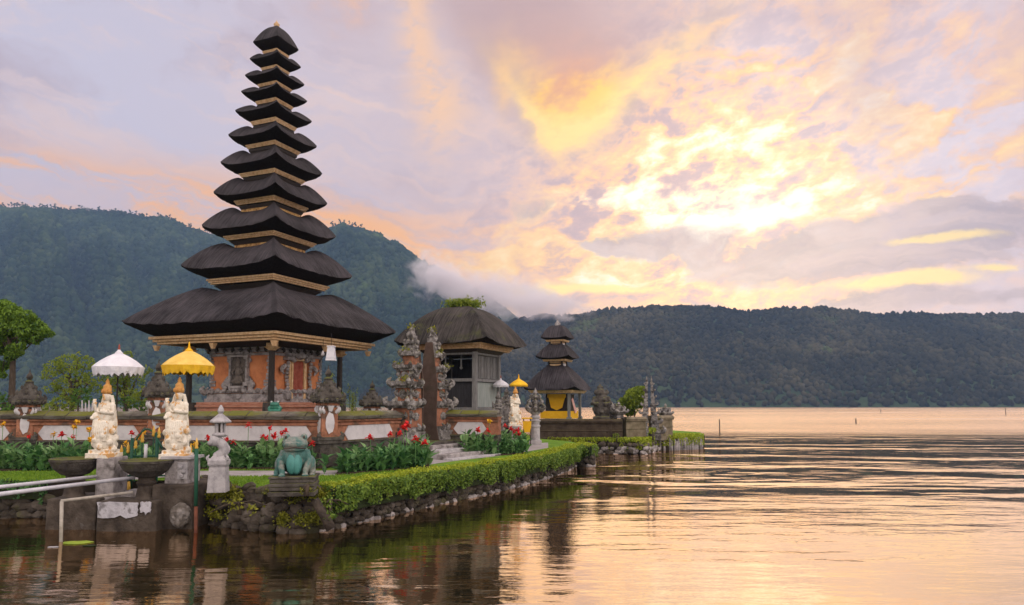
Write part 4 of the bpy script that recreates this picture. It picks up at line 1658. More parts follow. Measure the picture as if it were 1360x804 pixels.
# ------------------------------------------------------------------ ornate wall pillars
def pillar_parts(t):
    b = MB()
    b.frustum((0, 0, LAND - 0.1), (0.96, 0.96), (0.90, 0.90), 0.34)
    b.box((0, 0, 1.10), (0.78, 0.78, 0.14))
    b.frustum((0, 0, 1.17), (0.70, 0.70), (0.66, 0.66), 0.26)
    b.box((0, 0, 1.47), (0.84, 0.84, 0.09))
    b.box((0, 0, 1.56), (0.92, 0.92, 0.08))
    for k_ in range(4):
        o, a = face_frame(k_)
        for sg in (-1, 1):
            b.curl(o * 0.36 + a * sg * 0.30 + Vector((0, 0, 1.58)), a * sg + o * 0.4, 0.24, 0.9, 7, 1.5, 0.32)
    b.build('base', M['stone_dark'], t, bevel=0.015)
    b = MB()
    b.box((0, 0, 2.00), (0.56, 0.56, 0.82))
    b.build('shaft', M['brick_worn'], t, bevel=0.01)
    for k_ in range(4):
        o, a = face_frame(k_)
        b = MB()
        poly = []
        for i in range(14):
            an = 2 * math.pi * i / 14
            poly.append(o * 0.281 + a * (0.155 * math.cos(an)) + Vector((0, 0, 1.985 + 0.315 * math.sin(an) * (0.86 if i % 2 else 1.0))))
        b.plate(poly, 0.03)
        b.build('oval_panel', M['white'], t)
    b = MB()
    for k_ in range(4):
        o, a = face_frame(k_)
        for sg in (-1, 1):
            b.curl(o * 0.27 + a * sg * 0.20 + Vector((0, 0, 2.30)), o + a * sg, 0.19, 1.0, 7, 1.2, 0.30)
        b.frustum(o * 0.28 + Vector((0, 0, 2.30)), (0.12, 0.10), (0.24, 0.22), 0.16, k_ * math.pi / 2)
    b.build('white_corbel', M['white'], t)
    b = MB()
    b.box((0, 0, 2.50), (0.66, 0.66, 0.08))
    b.build('brick_cap', M['brick_worn'], t, bevel=0.01)
    b = MB()
    b.box((0, 0, 2.575), (0.84, 0.84, 0.07))
    b.box((0, 0, 2.655), (0.98, 0.98, 0.09))
    b.frustum((0, 0, 2.70), (0.86, 0.86), (0.62, 0.62), 0.16)
    b.frustum((0, 0, 2.86), (0.58, 0.58), (0.40, 0.40), 0.15)
    b.frustum((0, 0, 3.01), (0.36, 0.36), (0.24, 0.24), 0.15)
    b.lathe((0, 0, 3.16), [(0.13, 0), (0.16, 0.05), (0.07, 0.10), (0.12, 0.17), (0.10, 0.24), (0.03, 0.32), (0.01, 0.42)], 10)
    rr = random.Random(3)
    for k_ in range(4):
        o, a = face_frame(k_)
        for (z, r, s) in ((2.66, 0.40, 0.21), (2.84, 0.27, 0.17), (3.00, 0.16, 0.13)):
            b.curl((o + a).normalized() * r * 1.30 + Vector((0, 0, z)), (o + a), s, 1.1, 7, 1.5, 0.34)
            b.curl(o * r + Vector((0, 0, z)), o, s * 0.8, 1.0, 7, 1.5, 0.36)
        for j in range(5):
            b.ico(o * 0.46 + a * (-0.36 + 0.18 * j) + Vector((0, 0, 2.60 + rr.uniform(-.02, .04))), (0.085, 0.085, 0.07), 1, 0.15)
    b.build('crown', M['stone_dark'], t)


pil = thing('wall_pillar', 'front corner pillar with two white ovals right of the green frog', 'pillar', (P3.x, 19.85, 0), R(32), 'ornate pillars of the compound wall')
pillar_parts(pil)
pil.scale = (0.80, 0.80, 1.0)
copy_thing(pil, (P1.x, 20.5, 0), R(18), 'ornate wall pillar nearest the left edge, behind the flowering bushes').scale = (0.74, 0.74, 0.98)
copy_thing(pil, (P2.x, 20.55, 0), R(24), 'ornate wall pillar between the two white guardian statues', scale=1.0).scale = (0.76, 0.76, 1.06)
bp = at(494, 540, 27.0)
o = copy_thing(pil, (bp.x, 27.0, 0.0), R(20), 'distant dark pillar crown showing over the wall left of the split gate', scale=0.95)
o.scale = (0.85, 0.85, 0.95)


# ------------------------------------------------------------------ split gate
def gate_half_parts(t, seed):
    """cut face at x = 0, stepped profile towards +x; y is the thickness"""
    rr = random.Random(seed)
    tiers = [  # z0, z1, w, depth
        (0.00, 0.32, 1.05, 1.00), (0.32, 0.46, 0.94, 0.90), (0.46, 1.08, 0.66, 0.66), (1.08, 1.16, 0.80, 0.80), (1.16, 1.30, 0.94, 0.92),
        (1.30, 1.72, 0.58, 0.60), (1.72, 1.80, 0.70, 0.72), (1.80, 1.93, 0.82, 0.82), (1.93, 2.28, 0.47, 0.52), (2.28, 2.36, 0.56, 0.60), (2.36, 2.47, 0.66, 0.68),
        (2.47, 2.78, 0.36, 0.42), (2.78, 2.92, 0.50, 0.54), (2.92, 3.16, 0.26, 0.32), (3.16, 3.27, 0.34, 0.38), (3.27, 3.45, 0.17, 0.22)]
    core, st = MB(), MB()
    for i, (z0, z1, w, d) in enumerate(tiers):
        tgt = core if i in (2, 5, 8, 11) else st
        tgt.box((w / 2 + (0.0 if tgt is core else -0.0), 0, (z0 + z1) / 2), (w, d, z1 - z0))
    # the plain cut face, a slab a little proud of the carving
    cut = MB()
    cut.plate([(-0.025, -0.44, 0), (-0.025, -0.33, 0.5), (-0.025, -0.36, 1.9), (-0.025, -0.27, 2.45), (-0.025, -0.14, 3.3), (-0.025, 0.14, 3.3), (-0.025, 0.27, 2.45), (-0.025, 0.36, 1.9), (-0.025, 0.33, 0.5), (-0.025, 0.44, 0)], -0.03)
    cut.build('cut_face', mat('brown_cut_face', [(0.075, 0.048, 0.036), (0.13, 0.088, 0.068)], 3, rough=0.95, bs=20, bd=0.02, patches=[((0.05, 0.05, 0.03), 2, 0.5, 0.7, 0.6)]), t)
    Z = Vector((0, 0, 1))
    X, Y = Vector((1, 0, 0)), Vector((0, 1, 0))
    for (z, w, d, s) in ((0.40, 0.88, 0.84, 0.30), (1.20, 0.86, 0.84, 0.34), (1.85, 0.74, 0.74, 0.30), (2.40, 0.58, 0.60, 0.25), (2.84, 0.42, 0.46, 0.22), (3.2, 0.28, 0.32, 0.18)):
        for sg in (-1, 1):
            st.curl(X * w * 0.95 + Y * sg * d * 0.44 + Z * z, X + Y * sg * 0.7, s * 0.8, 1.2, 7, 1.5, 0.42)
            st.curl(X * w * 0.45 + Y * sg * d * 0.50 + Z * z, Y * sg, s * 0.75, 1.0, 7, 1.5, 0.36)
            st.curl(X * 0.10 + Y * sg * d * 0.48 + Z * z, Y * sg + X * 0.3, s * 0.7, 1.1, 7, 1.5, 0.34)
            st.curl(X * w * 0.75 + Y * sg * d * 0.52 + Z * (z - 0.08), Y * sg - X * 0.2, s * 0.5, -0.9, 7, 1.4, 0.34)
        st.curl(X * w * 0.96 + Z * z, X, s * 0.75, 1.2, 7, 1.6, 0.44)
        for j in range(6):
            st.ico(X * w * rr.uniform(0.15, 1.0) + Y * rr.choice((-1, 1)) * d * 0.50 + Z * (z + rr.uniform(-0.14, 0.10)), (0.09, 0.07, 0.08), 1, 0.25)
    # guardian masks and wings half way up
    for (z, w, d) in ((0.80, 0.66, 0.66), (1.52, 0.58, 0.60), (2.12, 0.47, 0.52)):
        for sg in (-1, 1):
            c = X * w * 0.5 + Y * sg * d * 0.5 + Z * z
            st.ico(c, (0.15, 0.09, 0.14), 2, 0.10)
            st.ico(c + X * 0.06 + Y * sg * 0.07 + Z * 0.05, 0.04, 1)
            st.ico(c - X * 0.06 + Y * sg * 0.07 + Z * 0.05, 0.04, 1)
            st.curl(c + X * 0.13, X + Y * sg * 0.4, 0.22, 0.9)
            st.box(c + X * (w * 0.42) - Z * 0.02, (0.10, 0.05, 0.42))
        c = X * w + Z * z
        st.ico(c, (0.10, 0.16, 0.16), 2, 0.10)
        for sg in (-1, 1):
            st.curl(c + Y * sg * 0.14, X * 0.5 + Y * sg, 0.22, 0.9)
    # flaming top
    for (x, y, s, u) in ((0.06, 0, 0.36, 1.3), (0.14, 0.05, 0.28, 1.3), (0.12, -0.06, 0.24, 1.2), (0.20, 0, 0.2, 1.1)):
        st.curl((x, y, 3.38), (0.7 if x > 0.1 else 0.25, y * 4, 0), s, u, 7, 1.2, 0.26)
    st.lathe((0.08, 0, 3.42), [(0.07, 0), (0.09, 0.08), (0.04, 0.16), (0.06, 0.24), (0.015, 0.42)], 8)
    core.build('brick_core', M['brick_worn'], t, bevel=0.01)
    st.build('stone_carving', M['stone_gate'], t)
    pts = []
    for (x, y, z) in ((0.35, -0.1, 2.98), (0.15, 0.0, 3.75), (0.55, -0.3, 2.52), (0.2, -0.2, 2.95), (0.75, 0.2, 2.0)):
        pts.append(RNG.normal(size=(46, 3)) * [0.085, 0.085, 0.06] + [x, y, z])
    leaves('moss_tuft', np.concatenate(pts), 0.09, M['moss'], t, up=0.6, aspect=0.5)


GZ = 1.30
GDIR = math.atan2(0.87, 0.50)
gr = thing('split_gate_half', 'right half of the split gate with its plain brown cut face showing', 'gate', (-2.80, 24.15, GZ), GDIR, 'halves of the stone split gate')
gate_half_parts(gr, 8)
gl = thing('split_gate_half', 'left half of the split gate, all grey carving and winged corners', 'gate', (-3.22, 23.42, GZ), GDIR + math.pi, 'halves of the stone split gate')
gate_half_parts(gl, 21)

# terrace under the gate and the steps down to the path
st = thing('gate_steps', 'worn grey stone steps leading down from the split gate to the path', 'steps', (-2.98, 23.80, 0), GDIR - math.pi / 2)
b = MB()
b.box((0, 0.0, (GZ - 0.006 + 0.6) / 2), (1.7, 2.9, GZ - 0.006 - 0.6))
b.build('landing', M['stone_dark'], st, bevel=0.02)
for i in range(4):
    b = MB()
    z = GZ - 0.10 - i * 0.115
    b.box((0.98 + i * 0.34, 0.05, (z + 0.6) / 2), (0.36, 2.1 + i * 0.25, z - 0.6))
    b.build('step', M['stone_pale'] if i % 2 else M['stone'], st, bevel=0.025)


# ------------------------------------------------------------------ islet: terrace wall, rear gate, bush
def plain_wall(label, p0, p1, z0, z1, th, m_, cap):
    p0, p1 = Vector((p0[0], p0[1], 0)), Vector((p1[0], p1[1], 0))
    d = p1 - p0
    L = d.length
    t = tag(thing('terrace_wall', label, 'wall', (p0 + p1) / 2, math.atan2(d.y, d.x)), kind='thing')
    b = MB()
    b.box((0, 0, (z0 + z1) / 2), (L, th, z1 - z0))
    b.box((0, 0, z0 + 0.12), (L + 0.12, th + 0.16, 0.24))
    b.box((0, 0, z1 - 0.42), (L + 0.05, th + 0.06, 0.06))
    b.build('body', m_, t, bevel=0.02)
    b = MB()
    n = max(2, int(L / 0.8))
    for i in range(n):
        x = -L / 2 + (i + 0.5) * L / n
        b.box((x, 0, z1 + 0.005), (L / n - 0.01 + (0.2 / n), th + 0.14, 0.10))
        b.frustum((x, 0, z1 + 0.057), (L / n - 0.02 + (0.2 / n), th + 0.24), (L / n - 0.02, th + 0.05), 0.13)
    b.build('coping', cap, t, bevel=0.02)
    return t


brown = mat('brown_mossy_masonry', [(0.028, 0.020, 0.013), (0.062, 0.045, 0.030), (0.085, 0.066, 0.045)], 3, rough=0.95, bs=14, bd=0.03, top=((0.10, 0.095, 0.03), 0.5, 0.9, 2))
tan = mat('tan_mossy_masonry', [(0.11, 0.088, 0.055), (0.20, 0.165, 0.11), (0.26, 0.22, 0.15)], 3, rough=0.95, bs=14, bd=0.03, patches=[((0.09, 0.085, 0.04), 1.7, 0.5, 0.65, 0.7)])
a0, a1 = at(716, 570, 37.2), at(826, 570, 37.0)
plain_wall('dark brown terrace wall in front of the small three-tiered meru', (a0.x, 37.2), (a1.x, 37.0), 0.55, 1.55, 0.5, brown, brown)
a0, a1 = at(829, 570, 37.4), at(855, 570, 37.8)
plain_wall('tan wall stretch left of the slender islet gate', (a0.x, 37.4), (a1.x, 37.8), 0.55, 1.65, 0.45, tan, tan)
a0, a1 = at(866, 570, 38.3), at(889, 570, 39.4)
plain_wall('tan wall stretch right of the slender islet gate', (a0.x, 38.3), (a1.x, 39.4), 0.55, 1.70, 0.45, tan, tan)


def slim_gate(t, h, seed):
    rr = random.Random(seed)
    b = MB()
    z = 0.0
    w = 0.52
    for i in range(7):
        hh = h * (0.19 - i * 0.012)
        b.frustum((w * 0.5, 0, z), (w, w * 0.9), (w * 0.86, w * 0.8), hh * 0.62)
        b.box((w * 0.55, 0, z + hh * 0.75), (w * 1.22, w * 1.1, hh * 0.26))
        for sg in (-1, 1):
            b.curl((w * 1.05, sg * w * 0.4, z + hh * 0.75), (1, sg * 0.6, 0), w * 0.62, 1.2, 7, 1.5, 0.34)
        b.curl((w * 0.3, -w * 0.5, z + hh * 0.7), (0, -1, 0), w * 0.5, 1.0, 7, 1.5, 0.34)
        z += hh * 0.90
        w *= 0.80
    b.lathe((w * 0.4, 0, z - 0.05), [(0.06, 0), (0.09, 0.06), (0.04, 0.12), (0.05, 0.2), (0.01, 0.42)], 8)
    b.build('stone_carving', M['stone_gate'], t)
    b = MB()
    b.box((-0.012, 0, h * 0.30), (0.02, 0.34, h * 0.60))
    b.build('cut_face', brown, t)


g1 = at(856, 570, 38.0)
for (px, Y, rot, lab) in ((861, 37.9, 170, 'left half of the slender dark gate on the islet'), (865, 38.15, -10, 'right half of the slender pale-edged gate on the islet')):
    p = at(px, 570, Y)
    t = thing('slim_gate_half', lab, 'gate', (p.x, Y, 0.62), R(rot), 'halves of the islet gate')
    slim_gate(t, 3.1, int(px))


def stone_finial(label, px, py_base, py_top, Y, w, m_):
    """urn-like carved block on a wall or post"""
    p0, p1 = at(px, py_base, Y), at(px, py_top, Y)
    h = p1.z - p0.z
    t = thing('carved_finial', label, 'stone ornament', p0, R(20))
    b = MB()
    b.frustum((0, 0, 0), (w * 0.55, w * 0.55), (w * 0.5, w * 0.5), h * 0.22)
    b.frustum((0, 0, h * 0.22), (w * 0.6, w * 0.6), (w, w), h * 0.16)
    b.box((0, 0, h * 0.42), (w * 1.02, w * 1.02, h * 0.08))
    b.build('block', m_, t, bevel=0.02)
    b = MB()
    b.frustum((0, 0, h * 0.455), (w * 0.8, w * 0.8), (w * 0.42, w * 0.42), h * 0.24)
    b.lathe((0, 0, h * 0.69), [(w * 0.22, 0), (w * 0.26, h * 0.05), (w * 0.10, h * 0.12), (w * 0.14, h * 0.18), (0.01, h * 0.33)], 8)
    for k_ in range(4):
        o, a = face_frame(k_)
        b.curl((o + a) * w * 0.40 + Vector((0, 0, h * 0.42)), o + a, w * 0.24, 1.0, 7, 1.5, 0.40)
        b.curl(o * w * 0.30 + Vector((0, 0, h * 0.56)), o, w * 0.34, 1.0, 7, 1.5, 0.34)
    b.build('flame_crown', m_, t)
    return t


stone_finial('urn-shaped stone ornament at the right end of the islet wall', 884, 558, 536, 39.4, 0.62, M['stone_gate'])
stone_finial('small carved ornament at the corner of the dark terrace wall', 822, 556, 534, 37.1, 0.72, M['stone_gate'])

# ------------------------------------------------------------------ stone bank and hedge along the shore
def frame_of(path, i):
    a, b_ = path[max(i - 1, 0)], path[min(i + 1, len(path) - 1)]
    t = (b_ - a).normalized()
    return t, Vector((t.y, -t.x, 0))          # along, out over the water


def stone_bank(parent, path, i0, i1, z0, z1, size, lean, m_, seed, pale_low=None, push=0.0):
    """rubble stones laid in rows on the face of the bank"""
    rr = random.Random(seed)
    dark = MB()
    z = z0
    row = 0
    while z < z1:
        d = rr.uniform(0, size)
        for i in range(i0, i1):
            p = path[i]
            seg = (path[min(i + 1, len(path) - 1)] - p).length
            d += seg
            while d > 0:
                s = size * rr.uniform(0.7, 1.25)
                d -= s
                t, o = frame_of(path, i)
                c = p + o * (-(z - z0) * lean + rr.uniform(-0.05, 0.05) - 0.06) + t * rr.uniform(-0.05, 0.05)
                ang = math.atan2(t.y, t.x)
                m3 = rz(ang + rr.uniform(-.12, .12)) @ Matrix.Rotation(rr.uniform(-.45, .45), 3, 'Y')
                dark.cur = 1 if (pale_low and z < z0 + pale_low and rr.random() < 0.75) else 0
                dark.ico(c + o * (push - 0.05) + Vector((0, 0, z + rr.uniform(-.04, .04))), (s * rr.uniform(0.55, 0.78), size * rr.uniform(0.40, 0.55), size * rr.uniform(0.36, 0.52)), 2, 0.13, m3)
        z += size * 0.62
        row += 1
    return dark.build('rubble_stones', [m_, M['rock_pale']], parent, smooth=False)


def idx_at(px):
    """index on the shore path nearest the photo column px"""
    best = min(range(len(shore)), key=lambda i: abs(680 + F_PX * shore[i].x / shore[i].y - px))
    return best


i_l, i_p, i_f, i_e = idx_at(-250), idx_at(262), idx_at(436), len(shore)
bank = thing('retaining_wall', 'curved dark rubble bank wall with yellow moss under the green frog', 'wall', (0, 0, 0))
bank['kind'] = 'thing'
stone_bank(bank, shore, i_p, i_f, -0.1, 0.80, 0.24, 0.10, M['rock'], 3)
mp = []
for _ in range(1300):
    i = random.randint(i_p + 1, i_f)
    t, o = frame_of(shore, i)
    z = random.uniform(0.22, 0.80)
    n = fbm(np.array([i * 0.30]), np.array([z * 4.0]), 3, 77)[0]
    if n > -0.02:
        c = shore[i] + o * (0.05 - z * 0.10) + Vector((0, 0, z)) + t * random.uniform(-.06, .06)
        mp.append(RNG.normal(size=(14, 3)) * [0.05, 0.05, 0.05] + np.array(c))
leaves('moss', np.concatenate(mp), 0.055, M['moss'], bank, up=0.2, aspect=0.7)
sp_ = MB()
for i in range(i_p, i_f):
    ta_, oa_ = frame_of(shore, i)
    tb_, ob_ = frame_of(shore, i + 1)
    wv = 0.30 + 0.12 * math.sin(i * 0.7)
    sp_.add([tuple(shore[i] + oa_ * -0.12 + Vector((0, 0, LAND + 0.012))), tuple(shore[i + 1] + ob_ * -0.12 + Vector((0, 0, LAND + 0.012))),
             tuple(shore[i + 1] - ob_ * wv + Vector((0, 0, LAND + 0.012))), tuple(shore[i] - oa_ * wv + Vector((0, 0, LAND + 0.012)))], [(0, 1, 2, 3)])
tag(sp_.build('bare_soil', M['soil']), kind='structure')
# a worn post leaning against the wall
b = MB()
pp = at(418, 664, 13.75)
pq = at(440, 703, 13.72)
b.tube([pp, pp.lerp(pq, 0.5) + Vector((0.0, 0, 0.02)), pq], [0.085, 0.09, 0.10], 10)
tag(b.build('leaning_post', M['stone_wet'], smooth=True), 'worn brown post leaning on the rubble bank right of the frog', 'post')

lowbank = thing('retaining_wall', 'long low rubble bank wall under the overhanging clipped hedge', 'wall', (0, 0, 0))
lowbank['kind'] = 'thing'
stone_bank(lowbank, shore, i_f, i_e, -0.1, 0.42, 0.17, 0.05, M['rock'], 4, 0.20)
leftbank = thing('retaining_wall', 'shaded rubble bank wall below the lawn at the far left', 'wall', (0, 0, 0))
leftbank['kind'] = 'thing'
stone_bank(leftbank, shore, i_l, i_p, -0.1, 0.50, 0.26, 0.08, M['rock'], 5)


def hedge(name, label, path, i0, i1, zlo, zhi, width, out_, leaf, n_per_m, seed, top_m, side_m, dark=1.0):
    """clipped hedge: dark twig core, leafy side skirt, bright clipped top"""
    rr = random.Random(seed)
    t_ = thing(name, label, 'hedge', (0, 0, 0))
    core = MB()
    side, top, sn, tn = [], [], [], []
    hn_ = vnoise(np.arange(len(path)) * 0.55, np.zeros(len(path)) + 2.0, 8) * 0.09 - 0.045
    zhi0 = zhi
    for i in range(i0, i1 - 1):
        zhi = zhi0 + float(hn_[i])
        a, b_ = path[i], path[i + 1]
        ta, oa = frame_of(path, i)
        tb, ob = frame_of(path, i + 1)
        q = []
        for p, o in ((a, oa), (b_, ob)):
            q.append([p + o * (out_ - 0.10) + Vector((0, 0, zlo + 0.12)), p + o * (out_ - 0.06) + Vector((0, 0, zhi - 0.10)), p + o * (out_ - 0.16) + Vector((0, 0, zhi - 0.05)),
                      p - o * (width - out_) + Vector((0, 0, zhi - 0.05)), p - o * (width - out_) + Vector((0, 0, zlo + 0.12))])
        core.add(q[0] + q[1], [(0, 5, 6, 1), (1, 6, 7, 2), (2, 7, 8, 3), (3, 8, 9, 4), (4, 9, 5, 0)])
        L = (b_ - a).length
        for _ in range(int(n_per_m * L)):
            u = rr.random()
            p = a.lerp(b_, u)
            h = rr.random()
            bul = 0.06 * math.sin(h * 3.0) + 0.13 * (vnoise(np.array([(i + u) * 1.3]), np.array([h * 2.2]), 9)[0] - 0.5)
            rag = 0.42 * vnoise(np.array([(i + u) * 0.9]), np.array([1.0]), 5)[0] + (0.06 if rr.random() < 0.5 else 0)
            side.append(p + oa * (out_ + bul + rr.gauss(-0.01, 0.045)) + Vector((0, 0, zlo + rag + (zhi - zlo - rag) * h)))
            sn.append((oa.x, oa.y, 0.3))
        for _ in range(int(n_per_m * L * 0.8 * width / max(0.2, zhi - zlo))):
            p = a.lerp(b_, rr.random())
            w = rr.random()
            edge = 0.05 * (1 - min(1, w * 8))
            top.append(p + oa * (out_ - w * width) + Vector((0, 0, zhi - edge + rr.gauss(0, 0.022) + 0.05 * (vnoise(np.array([p.x * 3.0]), np.array([p.y * 3.0 + w * 2]), 4)[0] - 0.5))))
            tn.append((0, 0, 1))
        if i in (i0, i1 - 2):
            for _ in range(int(n_per_m * width * 1.2)):
                w, h = rr.random(), rr.random()
                e = a if i == i0 else b_
                side.append(e + oa * (out_ - w * width) + ta * (0.06 if i != i0 else -0.06) + Vector((0, 0, zlo + (zhi - zlo) * h)))
                sn.append((ta.x, ta.y, 0.3))
    core.build('twig_core', M['hedge_core'], t_)
    leaves('leafy_side', np.array([tuple(p) for p in side]), RNG.uniform(leaf * 0.7, leaf * 1.3, len(side)), side_m, t_, nrm=np.array(sn), aspect=0.65)
    leaves('clipped_top', np.array([tuple(p) for p in top]), RNG.uniform(leaf * 0.6, leaf * 1.1, len(top)), top_m, t_, nrm=np.array(tn), aspect=0.65)
    return t_


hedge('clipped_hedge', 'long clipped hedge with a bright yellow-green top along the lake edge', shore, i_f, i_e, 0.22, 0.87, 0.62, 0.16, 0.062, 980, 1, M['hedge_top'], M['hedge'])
hedge('bank_creeper', 'dark leafy creeper hanging down the bank at the far left', shore, i_l, idx_at(72), 0.30, 0.80, 0.30, 0.10, 0.075, 330, 2, M['leaf_mid'], M['canna'])
# end of the long hedge turning round the corner
corner = [shore[-1], Vector((3.15, 28.6, 0)), Vector((3.3, 29.4, 0)), Vector((3.0, 31.0, 0))]
cpath = smooth_path(corner, 14)
stone_bank(lowbank, cpath, 0, 13, -0.1, 0.42, 0.20, 0.0, M['rock'], 14, 0.22, 0.10)
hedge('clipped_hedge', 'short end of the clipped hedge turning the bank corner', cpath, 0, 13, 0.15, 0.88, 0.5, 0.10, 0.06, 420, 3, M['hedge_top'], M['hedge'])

# islet bank: rough stones under a strip of grass, upright stakes at its right end
ishore = smooth_path(isl[:9], 70)
isb = thing('retaining_wall', 'pale rubble edge of the islet under a strip of grass', 'wall', (0, 0, 0))
isb['kind'] = 'thing'
stone_bank(isb, ishore, 0, 52, -0.1, 0.55, 0.30, 0.03, M['rock'], 7, 0.45, 0.16)
b = MB()
rr = random.Random(5)
for i in range(50, 70):
    for _ in range(2):
        t, o = frame_of(ishore, i)
        p = ishore[i] + o * rr.uniform(-0.05, 0.06) + t * rr.uniform(-0.1, 0.1)
        b.tube([p + Vector((0, 0, -0.3)), p + Vector((rr.uniform(-.02, .02), 0, rr.uniform(0.5, 0.68)))], [0.085, 0.07], 7)
b.build('upright_stakes', M['stone'], isb, smooth=True)
pts = []
for i in range(0, 70):
    t, o = frame_of(ishore, i)
    for _ in range(120):
        pts.append(ishore[i] + o * (0.12 - rr.random() * (0.9 if i < 48 else 1.6)) + t * rr.uniform(-.15, .15) + Vector((0, 0, 0.60 + rr.random() * 0.20 * (1 if i < 50 else 1.3))))
    if rr.random() < 0.6:
        for _ in range(26):
            pts.append(ishore[i] + o * 0.12 + t * rr.uniform(-.15, .15) + Vector((0, 0, rr.uniform(0.25, 0.65))))
tag(leaves('grass_strip', np.array([tuple(p) for p in pts]), 0.14, M['hedge_top'], up=0.8, aspect=0.35), kind='stuff')

# ------------------------------------------------------------------ lawn blades near the viewer
def lawn_blades(x0, x1, y0, y1, n, inside):
    xs, ys = RNG.uniform(x0, x1, n), RNG.uniform(y0, y1, n)
    k_ = np.array([inside(a, c) for a, c in zip(xs, ys)])
    p = np.stack([xs[k_], ys[k_], np.full(k_.sum(), LAND + 0.02)], -1)
    return p


shx = [p.x for p in lp]


def in_lawn(x, y):
    # landward of the shore and outside path and beds
    i = min(range(0, len(lp), 2), key=lambda k_: (lp[k_].x - x) ** 2 + (lp[k_].y - y) ** 2)
    t, o = frame_of(lp, i)
    if (Vector((x, y, 0)) - lp[i]).dot(o) > -0.1:
        return False
    j = min(range(60), key=lambda k_: (pf[k_].x - x) ** 2 + (pf[k_].y - y) ** 2)
    t, o = frame_of(pf, j)
    d = (Vector((x, y, 0)) - pf[j]).dot(o)
    wdt = (pb[j] - pf[j]).length
    if x > -9.6 and -wdt < d < 0:
        return False
    return y < 18.6 or x > -4


gp = np.concatenate([lawn_blades(-14, -9.4, 15.6, 18.1, 7000, in_lawn), lawn_blades(-8, -2.5, 13.9, 18.8, 12000, in_lawn)])
tag(leaves('grass', gp, 0.07, M['grass'], up=1.6, aspect=0.22), kind='stuff')

# ------------------------------------------------------------------ white guardian statues with umbrellas
def guardian_mesh(seed):
    rr = random.Random(seed)
    b = MB()
    b.box((0, 0, 0.05), (0.58, 0.50, 0.10))
    b.box((0, 0, 0.13), (0.48, 0.42, 0.08))
    b.ico((0, 0, 0.34), (0.27, 0.22, 0.26), 3)
    for i in range(14):                       # scrolls on the rocky base
        a = i * 2.4
        b.ico((0.23 * math.cos(a), 0.19 * math.sin(a), 0.18 + 0.40 * (i / 14)), (0.085, 0.075, 0.08), 2)
    b.ico((0, 0, 0.60), (0.235, 0.19, 0.26), 3)
    b.ico((0.02, 0.0, 0.84), (0.175, 0.14, 0.20), 3)
    b.ico((0.02, 0.0, 1.02), (0.155, 0.12, 0.15), 3)            # chest
    # lion head at the left of the lap, with mane and paw
    b.ico((-0.15, -0.13, 0.86), (0.085, 0.085, 0.085), 3)
    b.ico((-0.19, -0.20, 0.83), (0.045, 0.05, 0.04), 2)
    b.tube([(-0.14, -0.10, 0.82), (-0.13, -0.16, 0.64), (-0.12, -0.17, 0.42)], [0.085, 0.075, 0.06], 8)
    # shoulders and arms: one raised, one laid across
    for sg in (-1, 1):
        b.ico((0.02 + sg * 0.15, 0, 1.08), (0.065, 0.065, 0.065), 2)
    b.tube([(-0.13, 0, 1.07), (-0.21, -0.06, 0.96), (-0.20, -0.13, 1.10), (-0.19, -0.13, 1.16)], [0.055, 0.048, 0.04, 0.05], 8)
    b.tube([(0.17, 0, 1.07), (0.22, -0.06, 0.93), (0.08, -0.16, 0.95), (-0.02, -0.16, 0.97)], [0.058, 0.052, 0.042, 0.04], 8)
    for i in range(5):
        b.tube([(-0.19, -0.13, 1.16), (-0.225 + i * 0.016, -0.145, 1.19), (-0.225 + i * 0.018, -0.135, 1.225)], [0.016, 0.013, 0.009], 5)
    b.tube([(0.02, 0, 1.10), (0.02, -0.01, 1.22)], [0.062, 0.055], 8)
    b.ico((0.02, -0.015, 1.27), (0.088, 0.095, 0.105), 3)       # head
    b.ico((0.02, -0.110, 1.262), (0.017, 0.025, 0.03), 2)       # nose
    b.ico((0.02, -0.098, 1.215), (0.035, 0.02, 0.012), 2)       # mouth
    for sg in (-1, 1):
        b.ico((0.02 + sg * 0.036, -0.095, 1.290), (0.020, 0.016, 0.012), 2)
        b.ico((0.02 + sg * 0.036, -0.098, 1.318), (0.030, 0.016, 0.010), 2)
        b.ico((0.02 + sg * 0.092, -0.01, 1.27), (0.018, 0.03, 0.045), 2)
        b.tube([(0.02 + sg * 0.09, 0.03, 1.30), (0.02 + sg * 0.13, 0.03, 1.14), (0.02 + sg * 0.15, 0.02, 1.0)], [0.04, 0.045, 0.03], 7)
    b.tube([(0.10, 0.10, 0.2), (0.12, 0.12, 0.7), (0.10, 0.10, 1.1)], [0.12, 0.09, 0.06], 8)
    for i in range(8):                        # beads and sash folds
        b.ico((0.02 + 0.15 * math.cos(-0.3 - i * 0.36), -0.13, 0.98 - 0.05 * math.sin(i * 0.45)), 0.026, 2)
        b.tube([(-0.12 + i * 0.04, -0.16, 0.76), (-0.16 + i * 0.05, -0.205, 0.55), (-0.15 + i * 0.045, -0.20, 0.34)], [0.018, 0.024, 0.02], 6)
    return sculpt(b, 0.010, 1, 0.012, 0.035)


def crown_mesh():
    b = MB()
    b.lathe((0.02, -0.01, 1.33), [(0.098, 0), (0.108, 0.03), (0.092, 0.06), (0.098, 0.10), (0.085, 0.14), (0.088, 0.17), (0.05, 0.20), (0.035, 0.23), (0.045, 0.25), (0.012, 0.32)], 16)
    for i in range(7):
        a = -math.pi / 2 + (i - 3) * 0.42
        b.ico((0.02 + 0.102 * math.cos(a), -0.01 + 0.102 * math.sin(a), 1.385), (0.026, 0.026, 0.045), 2)
    return b


